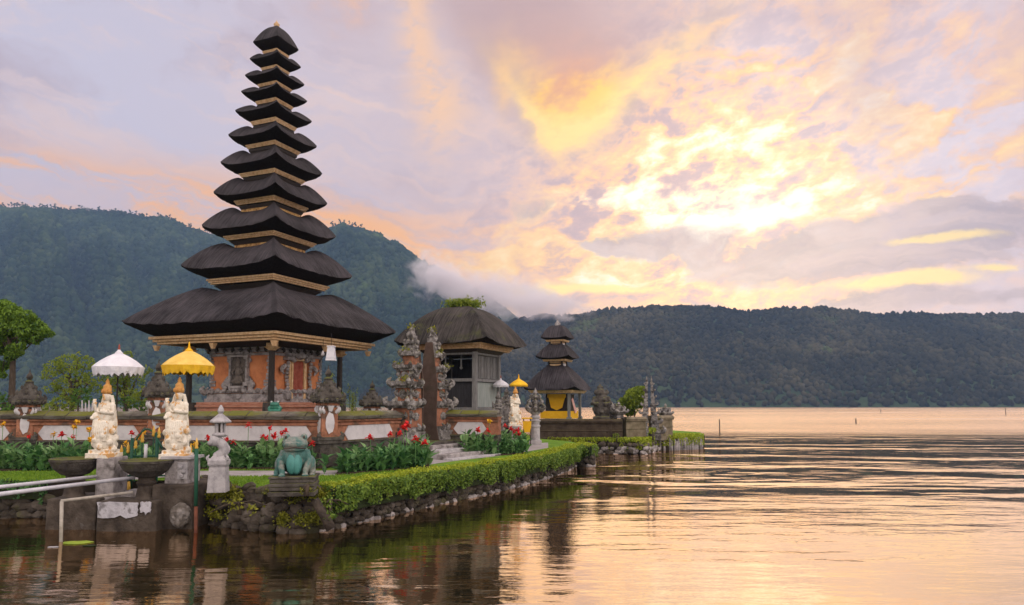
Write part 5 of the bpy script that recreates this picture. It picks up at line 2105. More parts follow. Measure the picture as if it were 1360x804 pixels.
def guardian(label, px, py, Y, rot):
    p = at(px, py, Y)
    t = thing('guardian_statue', label, 'statue', p, rot)
    mesh_obj('body', guardian_me, M['statue'], t)
    crown_mesh().build('crown', M['statue_gold'], t, smooth=True)
    return t, p


guardian_me = guardian_mesh(1)
g_a = thing('guardian_statue', 'white and gold guardian statue under the white umbrella', 'statue', at(138, 608, 15.0), R(-8))
mesh_obj('body', guardian_me, M['statue'], g_a)
crown_mesh().build('crown', M['statue_gold'], g_a, smooth=True)
g_b = copy_thing(g_a, at(234, 609, 15.0), R(4), 'white and gold guardian statue under the yellow umbrella')
g_b.scale = (0.92, 0.92, 1.03)
g_a.scale = (0.90, 0.90, 1.0)


def umbrella(name, label, p, r, zc, cloth, tip_m, valance):
    """ceremonial umbrella; p = foot of the pole, zc = height of the canopy rim above the foot"""
    t = thing(name, label, 'umbrella', p)
    b = MB()
    b.tube([(0, 0, 0), (0, 0, zc + r * 0.60)], 0.016, 8)
    b.build('pole', M['darkwood'] if 'white' not in name else M['darkwood'], t)
    n = 24
    b = MB()
    prof = [(0.02, 0.74), (0.20, 0.66), (0.45, 0.50), (0.70, 0.30), (0.90, 0.09), (1.0, -0.04)]
    vs, fs = [], []
    for (f, z) in prof:
        for i in range(n):
            a = 2 * math.pi * i / n
            rr_ = r * f * (1.0 - 0.025 * (i % 2) * f)
            vs.append((rr_ * math.cos(a), rr_ * math.sin(a), zc + z * r * 0.82))
    for k_ in range(len(prof) - 1):
        for i in range(n):
            j = (i + 1) % n
            fs.append((k_ * n + i, (k_ + 1) * n + i, (k_ + 1) * n + j, k_ * n + j))
    fs.append(tuple(range(n)))
    b.add(vs, fs)
    o = b.build('canopy', M['pale_yellow_cloth'] if cloth is M['yellow_cloth'] and r > 0.5 else cloth, t, smooth=False)
    sol = o.modifiers.new('thick', 'SOLIDIFY')
    sol.thickness = 0.012
    b = MB()
    vs, fs = [], []
    m_ = 72
    rr = random.Random(len(label))
    for k_ in range(3):
        for i in range(m_):
            a = 2 * math.pi * i / m_
            q = r * (1.0 + 0.022 * math.sin(i * 1.3 + k_) - 0.035 * k_)
            dz = -valance * k_ / 2 * (1 if k_ < 2 else (0.80 + 0.26 * (i % 3 == 0) + rr.uniform(-.14, .14)))
            vs.append((q * math.cos(a), q * math.sin(a), zc - 0.033 * r + dz))
    for k_ in range(2):
        for i in range(m_):
            j = (i + 1) % m_
            fs.append((k_ * m_ + i, (k_ + 1) * m_ + i, (k_ + 1) * m_ + j, k_ * m_ + j))
    b.add(vs, fs)
    o = b.build('fringe', cloth, t)
    sol = o.modifiers.new('thick', 'SOLIDIFY')
    sol.thickness = 0.008
    b = MB()
    for i in range(8):
        a = 2 * math.pi * i / 8 + 0.2
        b.tube([(0.02 * math.cos(a), 0.02 * math.sin(a), zc + 0.36 * r), (r * 0.95 * math.cos(a), r * 0.95 * math.sin(a), zc - 0.02)], 0.007, 5)
    b.build('ribs', M['red_wood'], t)
    b = MB()
    zt = zc + 0.74 * 0.82 * r
    b.lathe((0, 0, zt - 0.02), [(r * 0.17, -0.01), (r * 0.14, 0.02), (r * 0.08, 0.05), (0.022, 0.08)], 12)
    b.build('cap', cloth if tip_m is M['red_wood'] else tip_m, t, smooth=True)
    b = MB()
    b.lathe((0, 0, zt + 0.055), [(0.018, 0), (0.026, 0.03), (0.014, 0.05), (0.020, 0.08), (0.005, 0.13)], 10)
    b.build('finial', tip_m, t, smooth=True)
    return t


# umbrella poles stand just behind the statues
pw_ = at(152, 608, 15.32)
umbrella('ceremonial_umbrella', 'white fringed ceremonial umbrella on a pole behind the left statue', pw_, 0.50, at(151, 487, 15.32).z - pw_.z, M['white_cloth'], M['red_wood'], 0.19)
py_ = at(246, 609, 15.32)
umbrella('ceremonial_umbrella', 'golden yellow fringed ceremonial umbrella on a pole behind the second statue', py_, 0.53, at(245, 485, 15.32).z - py_.z, M['yellow_cloth'], M['gold_cloth'], 0.20)

# ------------------------------------------------------------------ fountain platforms, pedestals, bowls
def block(name, label, cat, px0, px1, py0, py1, Y, depth, m_, face=None, fp_=None):
    """stone block whose front face shows between those photo columns and rows at distance Y"""
    a, c = at(px0, py1, Y), at(px1, py0, Y)
    t = thing(name, label, cat, ((a.x + c.x) / 2, Y + depth / 2, a.z))
    w, h = c.x - a.x, c.z - a.z
    b = MB()
    b.frustum((0, 0, -0.35), (w * 1.02, depth * 1.02), (w, depth), h + 0.35)
    b.build('block', m_, t, bevel=0.03)
    if face:
        b = MB()
        rr = random.Random(px0)
        for (u0, u1, v0, v1) in face:             # flaking patch with an uneven outline
            pts = []
            for (ua, va, ub, vb) in ((u0, v0, u1, v0), (u1, v0, u1, v1), (u1, v1, u0, v1), (u0, v1, u0, v0)):
                for j in range(7):
                    q = j / 7
                    amp = 0.10 if va == v0 and vb == v0 else 0.025
                    pts.append((-w / 2 + w * (ua + (ub - ua) * q + rr.uniform(-.012, .012)), -depth / 2 - 0.022, h * (va + (vb - va) * q + rr.uniform(-amp, amp))))
            b.plate(pts, 0.016)
        b.build('plaster_patch', fp_, t)
    return t


stained = mat('stained_white_plaster', [(0.34, 0.33, 0.36), (0.55, 0.54, 0.58), (0.62, 0.61, 0.65)], 5, rough=0.9, bs=20, bd=0.02, patches=[((0.10, 0.09, 0.085), 5, 0.52, 0.66, 0.75)])
block('fountain_platform', 'dark damp stone platform carrying the left stone bowl', 'platform', 60, 128, 663, 701, 14.45, 1.15, M['stone_wet'])
block('fountain_platform', 'dark stone platform with white plaster patches carrying the right stone bowl', 'platform', 128, 208, 666, 700, 14.25, 1.25, M['stone_wet'],
      [(0.02, 0.70, 0.42, 0.98), (0.74, 0.92, 0.55, 0.98)], stained)
block('statue_pedestal', 'tall narrow grey pedestal under the white-umbrella statue', 'pedestal', 124, 152, 608, 690, 14.75, 0.55, M['stone'])
ped = block('statue_pedestal', 'carved two-step pedestal under the yellow-umbrella statue', 'pedestal', 218, 250, 609, 645, 14.72, 0.60, M['stone'])
a_ = ped.location
b = MB()
b.box((0.13, -0.30, 0.30), (0.20, 0.04, 0.34))
for (x_, z_) in ((0.10, 0.38), (0.16, 0.28), (0.12, 0.20)):
    b.ico((x_, -0.33, z_), (0.05, 0.03, 0.05), 2, 0.1)
b.box((0.0, -0.02, 0.56), (0.62, 0.66, 0.06))
b.build('carved_panel', M['stone_pale'], ped, bevel=0.008)
block('stone_plinth', 'wide dark plinth with white stains below the carved pedestal', 'plinth', 200, 256, 644, 694, 14.5, 1.3, M['stone_wet'],
      None, None)
b = MB()
p = at(240, 684, 14.42)
b.ico((0, 0, 0), (0.20, 0.16, 0.24), 3, 0.05)
b.ico((0.02, -0.08, -0.18), (0.09, 0.09, 0.10), 2, 0.1)
tag(mesh_obj('spout_rock', sculpt(b, 0.02, 1, 0.13, 0.16), mat('limed_rock', [(0.06, 0.05, 0.04), (0.16, 0.14, 0.12), (0.42, 0.39, 0.37)], 4, rough=0.95, bs=12, bd=0.05), None, p),
    'rounded lime-stained rock at the waterline below the yellow-umbrella statue', 'rock')


def bowl(label, px, py_rim, py_foot, Y, r):
    p0, p1 = at(px, py_foot, Y), at(px, py_rim, Y)
    h = p1.z - p0.z
    t = thing('stone_bowl', label, 'fountain bowl', p0)
    b = MB()
    b.lathe((0, 0, h), [(0.14, -0.36), (0.26, -0.32), (0.38 * r / 0.46, -0.20), (0.43 * r / 0.46, -0.10), (r * 0.96, -0.065), (r, -0.05), (r, 0.0), (r * 0.94, 0.012), (r * 0.80, -0.03), (0.03, -0.08)], 28)
    b.build('bowl', M['stone_dark'], t, smooth=False)
    b = MB()
    b.lathe((0, 0, 0), [(0.30, -0.02), (0.30, 0.06), (0.23, 0.08), (0.20, 0.12), (0.16, h - 0.52), (0.20, h - 0.46), (0.17, h - 0.42), (0.16, h - 0.34)], 20)
    b.build('stem', M['stone_wet'], t)
    return t


bowl('weathered stone fountain bowl on a stem, furthest left', 98, 609, 664, 14.95, 0.48)
bowl('weathered stone fountain bowl on a stem, between the two guardian statues', 194, 611, 667, 14.7, 0.53)
# low slab behind the bowls, sluice stones
block('stone_slab', 'low pale slab between the bowl and the white plaster platform', 'slab', 150, 190, 655, 668, 14.9, 0.8, M['stone'])

# ------------------------------------------------------------------ rails
def rail(label, pts, r, m_, name='pipe_rail'):
    b = MB()
    b.tube(pts, r, 10)
    return tag(b.build(name, m_, smooth=True), label, 'rail')


rail('upper pale pipe rail reaching from the left edge to the first bowl', [at(-340, 668, 9.4), at(0, 647, 12.4), at(128, 633, 14.6)], 0.034, M['pipe'])
rail('lower thicker pale pipe rail reaching from the left edge to the second bowl', [at(-430, 694, 8.2), at(0, 656.5, 11.4), at(178, 634.5, 14.4)], 0.036, M['pipe'])
rt = thing('low_rail', 'thin weathered rail with one post standing in the water', 'rail', at(82, 716, 13.2))
l0 = rt.location
b = MB()
b.tube([(0, 0, -0.4), at(82, 666, 13.2) - l0], 0.032, 8)
b.build('post', M['pipe_worn'], rt, smooth=True)
b = MB()
b.tube([at(81, 665.5, 13.2) - l0, at(176, 654, 14.2) - l0], 0.028, 8)
b.build('bar', M['pipe_worn'], rt, smooth=True)

# ------------------------------------------------------------------ green fence with gilded tips
def gold_spear(b, p, s=1.0):
    b.lathe(p, [(0.020 * s, 0), (0.034 * s, 0.03 * s), (0.022 * s, 0.06 * s), (0.030 * s, 0.09 * s), (0.004, 0.20 * s)], 8)


gf = thing('fence_post', 'tall green post with a gold spear tip and rusty red foot in the water', 'post', at(261, 700, 14.1))
l0 = gf.location
b = MB()
b.tube([at(260, 672, 14.1) - l0, at(261, 596, 14.1) - l0], 0.036, 10)
b.build('shaft', M['green_paint'], gf, smooth=True)
b = MB()
b.tube([(0, 0, -0.4), at(260.3, 673, 14.1) - l0], 0.035, 10)
b.build('rusty_foot', M['rust'], gf, smooth=True)
b = MB()
gold_spear(b, at(261, 597, 14.1) - l0, 1.15)
b.build('gold_tip', M['gold_tip'], gf, smooth=True)

gt = thing('garden_gate', 'arched green metal gate with gold spear tips between the two white statues', 'gate', at(190, 640, 16.0))
l0 = gt.location
b = MB()
L_, R_ = at(166, 606, 16.0) - l0, at(232, 606, 16.0) - l0
for i in range(2):
    z_ = at(190, 606 + i * 26, 16.0).z - l0.z
    b.tube([(L_.x, 0, z_), (R_.x, 0, z_)], 0.02, 6)
arc = []
for i in range(13):
    u = i / 12
    arc.append((L_.x + (R_.x - L_.x) * (0.12 + 0.62 * u), 0, at(190, 596 - 26 * math.sin(u * math.pi), 16.0).z - l0.z))
b.tube(arc, 0.022, 6)
for px in (173, 206):
    p = at(px, 650, 16.0) - l0
    b.tube([(p.x, 0, p.z), (p.x, 0, at(px, 574 if px == 206 else 582, 16.0).z - l0.z)], 0.035, 8)
b.build('frame', M['green_paint'], gt, smooth=True)
for px, pt in ((161, 590), (170, 586), (180, 580), (189, 572), (204, 564), (211, 566), (253, 588)):
    b = MB()
    p = at(px, pt + 16, 16.0) - l0
    b.tube([(p.x, 0, at(px, 640, 16).z - l0.z), (p.x, 0, p.z)], 0.012, 6)
    b.build('bar', M['green_paint'], gt)
    b = MB()
    gold_spear(b, p, 1.25)
    b.build('gold_tip', M['gold_tip'], gt, smooth=True)
b = MB()
for (px, y0_, y1_) in ((250, 650, 628), (171, 655, 640)):
    p = at(px, y0_, 15.9) - l0
    b.tube([p, at(px, y1_, 15.9) - l0], [0.04, 0.03], 8)
b.build('gold_boss', M['gold_tip'], gt, smooth=True)
# small white pipe standing behind the right bowl
b = MB()
p = at(193, 612, 15.2)
b.tube([p, at(194, 590, 15.2)], 0.035, 10)
tag(b.build('fountain_pipe', M['pipe'], smooth=True), 'short white pipe standing upright behind the right bowl', 'pipe')

# ------------------------------------------------------------------ stone lantern on a coiled serpent
lt = thing('stone_lantern', 'pale grey stone lantern on a coiled serpent post beside the frog', 'lantern', at(290, 650, 14.2), R(8))
l0 = lt.location
lt.scale = (0.80, 0.80, 0.97)
b = MB()
b.frustum((0, 0, -0.05), (0.44, 0.42), (0.38, 0.36), 0.50)
b.frustum((0, 0, 0.45), (0.36, 0.34), (0.44, 0.42), 0.06)
b.box((0, 0, 0.55), (0.44, 0.42, 0.08))
b.frustum((0, 0, 0.59), (0.42, 0.40), (0.20, 0.20), 0.12)
for sg in (-1, 1):
    b.curl((sg * 0.17, -0.14, 0.60), (sg, -0.5, 0), 0.14, 1.0)
b.build('base', M['stone_pale'], lt, bevel=0.015)
b = MB()
cpts, crad = [], []
for i in range(13):
    u = i / 12
    cpts.append((-0.06 + 0.22 * math.sin(u * 3.6) * (1 - 0.25 * u) - 0.02, -0.02, 0.62 + 0.44 * u))
    crad.append(0.125 - 0.02 * u)
b.tube(cpts, crad, 12)
b.ico((-0.10, -0.08, 0.98), (0.135, 0.12, 0.11), 3)
b.ico((-0.20, -0.12, 0.94), (0.07, 0.06, 0.05), 2)
for i in range(9):
    b.ico((cpts[i + 2][0] + 0.11, cpts[i + 2][1] + 0.03, cpts[i + 2][2]), 0.032, 2)
mesh_obj('serpent', sculpt(b, 0.014, 2, 0.015, 0.04), M['stone_pale'], lt)
b = MB()
b.lathe((0, 0, 1.06), [(0.13, 0), (0.19, 0.03), (0.19, 0.06), (0.11, 0.09)], 6)
for i in range(6):
    a = i * math.pi / 3
    b.box((0.105 * math.cos(a), 0.105 * math.sin(a), 1.24), (0.05, 0.05, 0.20), a)
b.lathe((0, 0, 1.33), [(0.13, 0), (0.26, 0.02), (0.265, 0.05), (0.15, 0.13), (0.08, 0.18), (0.05, 0.20), (0.085, 0.25), (0.07, 0.30), (0.02, 0.38)], 6)
b.build('lantern_house', M['stone_pale'], lt, bevel=0.008)
b = MB()
b.lathe((0, 0, 1.13), [(0.075, 0), (0.075, 0.2)], 8)
b.build('lamp_chamber', M['stone_wet'], lt)

# ------------------------------------------------------------------ frog on its plinth
fr = thing('frog_statue', 'big verdigris green frog statue with a bright teal belly on a dark plinth', 'statue', at(391, 656, 13.9), R(12))
pl = MB()
for i, (w, z, h) in enumerate(((0.86, 0.0, 0.09), (0.82, 0.09, 0.075), (0.835, 0.165, 0.075), (0.81, 0.24, 0.075), (0.85, 0.315, 0.05))):
    pl.box((0, 0, z + h / 2 - 0.01 if i == 0 else z + h / 2), (w, 0.86 * w / 0.95, h - 0.006))
tag(pl.build('frog_plinth', M['stone_dark'], None, bevel=0.012, loc=fr.location), 'low dark layered plinth under the green frog statue', 'plinth').rotation_euler = (0, 0, R(8))
fr.location.z += 0.352
fr.scale = (0.80, 0.84, 0.98)
b = MB()
b.ico((0, 0.10, 0.32), (0.34, 0.33, 0.33), 3)                     # body
b.ico((0, -0.08, 0.36), (0.29, 0.22, 0.26), 3)
b.ico((0, -0.10, 0.62), (0.30, 0.24, 0.15), 3)                    # head
b.ico((0, -0.20, 0.61), (0.27, 0.18, 0.085), 3)                   # upper jaw
b.ico((0, -0.19, 0.52), (0.25, 0.16, 0.06), 3)                    # lower jaw
for sg in (-1, 1):
    b.ico((sg * 0.20, -0.09, 0.745), (0.085, 0.085, 0.085), 3)    # eyes
    b.ico((sg * 0.205, -0.155, 0.755), (0.05, 0.035, 0.05), 2)
    b.ico((sg * 0.06, -0.36, 0.645), 0.018, 2)
    b.tube([(sg * 0.25, -0.06, 0.46), (sg * 0.335, -0.16, 0.28), (sg * 0.27, -0.28, 0.12), (sg * 0.26, -0.31, 0.04)], [0.10, 0.088, 0.070, 0.06], 10)
    for j in range(4):
        b.tube([(sg * 0.26, -0.30, 0.04), (sg * (0.20 + j * 0.045), -0.40, 0.025)], [0.035, 0.026], 6)
    b.ico((sg * 0.34, 0.08, 0.20), (0.14, 0.28, 0.19), 3)         # thigh
    b.tube([(sg * 0.38, 0.22, 0.12), (sg * 0.42, -0.02, 0.06), (sg * 0.40, -0.14, 0.035)], [0.09, 0.075, 0.055], 8)
    for j in range(3):
        b.tube([(sg * 0.40, -0.12, 0.035), (sg * (0.36 + j * 0.05), -0.22, 0.022)], [0.034, 0.024], 6)
mesh_obj('body', sculpt(b, 0.014, 2, 0.016, 0.05), M['frog'], fr)
b = MB()
b.ico((-0.062, -0.215, 0.25), (0.125, 0.115, 0.22), 3)
b.ico((0.062, -0.215, 0.25), (0.125, 0.115, 0.22), 3)
mesh_obj('belly', sculpt(b, 0.012, 1), M['frog_belly'], fr)
b = MB()
for sg in (-1, 1):
    b.ico((sg * 0.208, -0.188, 0.757), (0.026, 0.012, 0.032), 2)
b.tube([(0.255 * math.cos(a), -0.19 - 0.185 * math.sin(a), 0.567 - 0.03 * abs(math.cos(a))) for a in [math.pi * i / 12 for i in range(13)]], 0.012, 6)
b.build('eyes_and_mouth_line', M['stone_wet'], fr, smooth=True)
# small green figure sitting on the wall behind
p = at(365, 547, 20.3)
sf = thing('wall_frog', 'small emerald green frog figure sitting on the long wall coping', 'statue', p, R(10))
b = MB()
b.box((0, 0, 0.03), (0.34, 0.26, 0.06))
b.ico((0, 0.0, 0.13), (0.16, 0.13, 0.10), 3)
b.ico((0, -0.05, 0.20), (0.13, 0.10, 0.07), 3)
for sg in (-1, 1):
    b.ico((sg * 0.09, -0.03, 0.27), 0.042, 2)
    b.ico((sg * 0.14, 0.0, 0.09), (0.06, 0.11, 0.07), 2)
mesh_obj('body', sculpt(b, 0.012, 2), mat('emerald_glaze', [(0.01, 0.10, 0.065), (0.03, 0.22, 0.15)], 6, rough=0.4, bd=0.004, spec=0.5), sf)
b = MB()
for sg in (-1, 1):
    b.ico((sg * 0.09, -0.058, 0.278), 0.026, 2)
b.build('eyes', M['white'], sf, smooth=True)

# ------------------------------------------------------------------ figures beyond the gate
def small_guardian(label, px, py0, py1, Y, body_m, crown_m, rot):
    p0, p1 = at(px, py0, Y), at(px, py1, Y)
    t = thing('guardian_statue', label, 'statue', p0, rot)
    s = (p1.z - p0.z) / 1.65
    t.scale = (s, s, s)
    mesh_obj('body', guardian_me.copy(), body_m, t)
    crown_mesh().build('crown', crown_m, t, smooth=True)
    return t


guardian_me.materials.clear()
guardian_me.materials.append(M['statue'])


def copy_guardian(label, px, py0, py1, Y, body_m, crown_m, rot):
    me = guardian_me.copy()
    me.materials.clear()
    p0, p1 = at(px, py0, Y), at(px, py1, Y)
    t = thing('guardian_statue', label, 'statue', p0, rot)
    s = (p1.z - p0.z) / 1.65
    t.scale = (s * 0.9, s * 0.9, s)
    mesh_obj('body', me, body_m, t)
    crown_mesh().build('crown', crown_m, t, smooth=True)


def post_block(label, px0, px1, py0, py1, Y, m_):
    a, c = at(px0, py1, Y), at(px1, py0, Y)
    t = thing('stone_pedestal', label, 'pedestal', ((a.x + c.x) / 2, Y, LAND))
    w, h = c.x - a.x, c.z - LAND
    b = MB()
    b.box((0, 0, h / 2), (w, w, h - 0.004))
    b.build('shaft', m_, t, bevel=0.015)
    b = MB()
    b.box((0, 0, 0.08), (w * 1.25, w * 1.25, 0.17))
    b.box((0, 0, h - 0.06), (w * 1.2, w * 1.2, 0.11))
    b.build('mouldings', m_, t, bevel=0.012)


post_block('grey pedestal under the small white figure by the yellow parasol', 677, 691, 566, 592, 27.0, M['stone'])
copy_guardian('small white and gold figure under the far yellow parasol', 684, 566, 513, 27.0, M['statue'], M['statue_gold'], R(5))
post_block('dark pedestal under the dark carved figure next to the pavilion corner', 655, 668, 572, 590, 26.0, M['stone_dark'])
copy_guardian('dark grey carved figure next to the pavilion corner', 661, 572, 520, 26.0, M['stone_gate'], M['stone_gate'], R(-20))
post_block('dark pedestal under the dark carved figure left of the small white one', 667, 677, 568, 590, 27.6, M['stone_dark'])
copy_guardian('dark carved figure standing close to the left of the small white one', 672, 568, 514, 27.6, M['stone_gate'], M['stone_gate'], R(10))
pfy = at(689, 592, 27.4)
umbrella('ceremonial_umbrella', 'far yellow parasol over the small white figure near the islet', pfy, 0.36, at(688, 511, 27.4).z - pfy.z, M['yellow_cloth'], M['gold_cloth'], 0.07)
pfw = at(665, 592, 29.0)
umbrella('ceremonial_umbrella', 'far white parasol half hidden behind the pavilion wall', pfw, 0.33, at(665, 511, 29.0).z - pfw.z, M['white_cloth'], M['red_wood'], 0.10)

cp = at(711, 585, 30.5)
t = thing('carved_post', 'pale round stone post with a dark spiky carved head before the islet', 'post', (cp.x, 30.5, LAND))
b = MB()
b.box((0, 0, 0.08), (0.52, 0.52, 0.17))
b.lathe((0, 0, 0.16), [(0.20, 0), (0.19, 0.55), (0.22, 0.58), (0.22, 0.64), (0.17, 0.68), (0.20, 0.78), (0.24, 0.84), (0.15, 0.90), (0.21, 0.98), (0.14, 1.08), (0.22, 1.16), (0.20, 1.24)], 14)
b.build('shaft', M['stone_pale'], t, smooth=False)
b = MB()
b.box((0, 0, 1.46), (0.5, 0.5, 0.12))
b.frustum((0, 0, 1.52), (0.36, 0.36), (0.22, 0.22), 0.45)
b.lathe((0, 0, 1.95), [(0.12, 0), (0.16, 0.08), (0.07, 0.16), (0.10, 0.24), (0.01, 0.46)], 8)
for k_ in range(4):
    o, a = face_frame(k_)
    for (z_, r_, s_) in ((1.46, 0.22, 0.30), (1.70, 0.16, 0.26), (1.95, 0.10, 0.20)):
        b.curl((o + a) * r_ + Vector((0, 0, z_)), o + a, s_, 1.25, 7, 1.3, 0.32)
        b.curl(o * r_ + Vector((0, 0, z_)), o, s_, 1.2, 7, 1.3, 0.32)
b.build('carved_head', M['stone_gate'], t)
# draped altar by the post
t = thing('draped_altar', 'small bamboo altar draped in yellow cloth left of the pale post', 'altar', (at(700, 580, 29.5).x, 29.5, LAND))
b = MB()
for sx in (-1, 1):
    for sy in (-1, 1):
        b.tube([(sx * 0.14, sy * 0.14, 0), (sx * 0.14, sy * 0.14, 1.1)], 0.022, 6)
b.build('legs', M['bark'], t)
b = MB()
b.box((0, 0, 1.12), (0.42, 0.42, 0.05))
b.frustum((0, 0, 0.55), (0.30, 0.30), (0.36, 0.36), 0.45)
b.build('cloth', M['gold_cloth'], t, bevel=0.01)

# dark weathered statues on the islet
def rock_figure(label, px, py0, py1, Y, w, m_):
    p0, p1 = at(px, py0, Y), at(px, py1, Y)
    h = p1.z - p0.z
    t = thing('weathered_statue', label, 'statue', p0, R(-10))
    b = MB()
    b.box((0, 0, 0.04 * h), (w * 0.9, w * 0.8, 0.08 * h))
    b.ico((0, 0, 0.28 * h), (w * 0.46, w * 0.40, 0.26 * h), 3)
    b.ico((0, 0, 0.52 * h), (w * 0.40, w * 0.34, 0.24 * h), 3)
    b.ico((-w * 0.06, -0.05, 0.76 * h), (w * 0.27, w * 0.26, 0.13 * h), 3)
    for sg in (-1, 1):
        b.tube([(sg * w * 0.34, 0, 0.62 * h), (sg * w * 0.48, -w * 0.2, 0.45 * h), (sg * w * 0.15, -w * 0.42, 0.42 * h)], [w * 0.14, w * 0.12, w * 0.10], 8)
        b.curl((sg * w * 0.20, 0, 0.74 * h), (sg, 0, 0), w * 0.24, 1.2, 6, 1.6, 0.45)
    b.lathe((-w * 0.06, 0, 0.84 * h), [(w * 0.24, 0), (w * 0.16, 0.05 * h), (w * 0.18, 0.08 * h), (0.02, 0.17 * h)], 9)
    for i in range(12):
        a = i * 2.4
        b.ico((w * 0.42 * math.cos(a), w * 0.36 * math.sin(a), h * (0.12 + 0.045 * i)), w * 0.11, 2)
    mesh_obj('body', sculpt(b, 0.03, 1, 0.07, 0.12), m_, t)
    b = MB()
    b.box((0, 0, -0.35), (w * 1.1, w * 1.0, 0.72))
    b.build('base_stone', brown, t, bevel=0.02)


rock_figure('tall dark weathered guardian at the right end of the terrace wall', 799, 557, 511, 37.3, 0.95, M['stone_dark'])
rock_figure('small crouching weathered figure left of the slender islet gate', 812, 557, 533, 37.6, 0.66, M['stone_gate'])

# stakes standing out in the lake
for (px, y0, y1, Y, lab) in ((956, 579, 557, 60, 'tall thin stake in the open water, nearest the islet'), (1137, 563, 556, 92, 'short thin stake far out in the lake, in the middle'), (1336, 552, 541, 165, 'thin stake far out near the right edge'), (1170, 551, 544, 190, 'leaning stake very far out in the lake')):
    p0, p1 = at(px, y0, Y), at(px, y1, Y)
    b = MB()
    b.tube([(0, 0, -p0.z - 0.6), (random.uniform(-.1, .1), 0, p1.z - p0.z)], 0.045 if Y < 80 else 0.07, 6)
    o = b.build('lake_stake', M['bark'], None)
    o.location = p0
    tag(o, lab, 'stake', 'stakes in the lake')

# floating leaf and fallen petals
def pad(label, px, py, r, m_, seed, name='floating_leaf', cat='leaf'):
    rr = random.Random(seed)
    p = atz(px, py, 0.006)
    n = 14
    b = MB()
    b.prism([(r * math.cos(6.283 * i / n) * rr.uniform(0.75, 1.1) * 1.7, r * math.sin(6.283 * i / n) * rr.uniform(0.75, 1.1)) for i in range(n)], 0, 0.008)
    return tag(b.build(name, m_, None, loc=p), label, cat)


pad('yellow-green floating weed patch near the thin rail post', 103, 721, 0.17, mat('floating_weed', [(0.20, 0.30, 0.02), (0.36, 0.46, 0.05)], 8, rough=0.6, bd=0.004), 1)
pad('small green floating leaf at the end of the weed patch', 119, 725, 0.07, M['hedge_core'], 2)
pad('small tan floating leaf left of the weed patch', 71, 727, 0.06, M['stone_pale'], 3)

# ------------------------------------------------------------------ canna beds
def blade(v, f, base, d, length, width, droop, rr, fold=0.25):
    """arching leaf of four segments"""
    d = Vector(d).normalized()
    side = d.cross(Vector((0, 0, 1)))
    if side.length < 0.1:
        side = Vector((1, 0, 0))
    side.normalize()
    p = Vector(base)
    o = len(v)
    K = 5
    for i in range(K):
        u = i / (K - 1)
        w = width * (0.15 + 0.85 * math.sin(min(1, u * 1.15 + 0.12) * math.pi) ** 0.8) * (0.02 if i == K - 1 else 1)
        up = side.cross(d)
        v += [p - side * w / 2 + up * w * fold, p.copy(), p + side * w / 2 + up * w * fold]
        p = p + d * length / (K - 1)
        d = (d - Vector((0, 0, droop / (K - 1)))).normalized()
    for i in range(K - 1):
        a = o + i * 3
        f += [(a, a + 1, a + 4, a + 3), (a + 1, a + 2, a + 5, a + 4)]


def canna_foliage(seed, h, nst, spread):
    rr = random.Random(seed)
    v, f = [], []
    for s in range(nst):
        bx, by = rr.gauss(0, spread), rr.gauss(0, spread * 0.7)
        hh = h * rr.uniform(0.6, 1.05)
        lean = Vector((rr.gauss(0, .12), rr.gauss(0, .12), 1))
        n = rr.randint(5, 8)
        a0 = rr.uniform(0, 6.28)
        for i in range(n):
            z = hh * (0.08 + 0.80 * i / n)
            a = a0 + i * 2.4 + rr.gauss(0, .3)
            el = rr.uniform(0.5, 1.25)
            d = (math.cos(a) * math.cos(el), math.sin(a) * math.cos(el), math.sin(el))
            blade(v, f, (bx + lean.x * z, by + lean.y * z, z), d, rr.uniform(0.26, 0.46) * (1.1 - 0.3 * i / n), rr.uniform(0.11, 0.20), rr.uniform(0.5, 1.4), rr)
        o = len(v)
        for k_ in range(4):
            a = k_ * math.pi / 2
            v += [Vector((bx + 0.012 * math.cos(a), by + 0.012 * math.sin(a), 0)), Vector((bx + lean.x * hh + 0.008 * math.cos(a), by + lean.y * hh + 0.008 * math.sin(a), hh))]
        f += [(o + 2 * k_, o + (2 * k_ + 2) % 8, o + (2 * k_ + 3) % 8, o + 2 * k_ + 1) for k_ in range(4)]
    me = bpy.data.meshes.new('foliage')
    me.from_pydata([tuple(x) for x in v], [], f)
    me.materials.append(M['canna_pale'] if seed % 2 else M['canna'])
    return me


def flower_mesh(seed, r, col, stem):
    rr = random.Random(seed)
    v, f = [], []
    for i in range(16):
        a, el = rr.uniform(0, 6.28), rr.uniform(-0.5, 1.2)
        d = (math.cos(a) * math.cos(el), math.sin(a) * math.cos(el), math.sin(el))
        blade(v, f, (rr.gauss(0, r * .25), rr.gauss(0, r * .25), rr.gauss(0, r * .35)), d, r * rr.uniform(0.8, 1.3), r * rr.uniform(0.6, 0.9), 0.7, rr)
    nf = len(f)
    o = len(v)
    for k_ in range(4):
        a = k_ * math.pi / 2
        v += [Vector((0.008 * math.cos(a), 0.008 * math.sin(a), -stem)), Vector((0.008 * math.cos(a), 0.008 * math.sin(a), 0))]
    f += [(o + 2 * k_, o + (2 * k_ + 2) % 8, o + (2 * k_ + 3) % 8, o + 2 * k_ + 1) for k_ in range(4)]
    me = bpy.data.meshes.new('flower')
    me.from_pydata([tuple(x) for x in v], [], f)
    me.materials.append(col)
    me.materials.append(M['canna'])
    me.polygons.foreach_set('material_index', [0] * nf + [1] * (len(f) - nf))
    return me


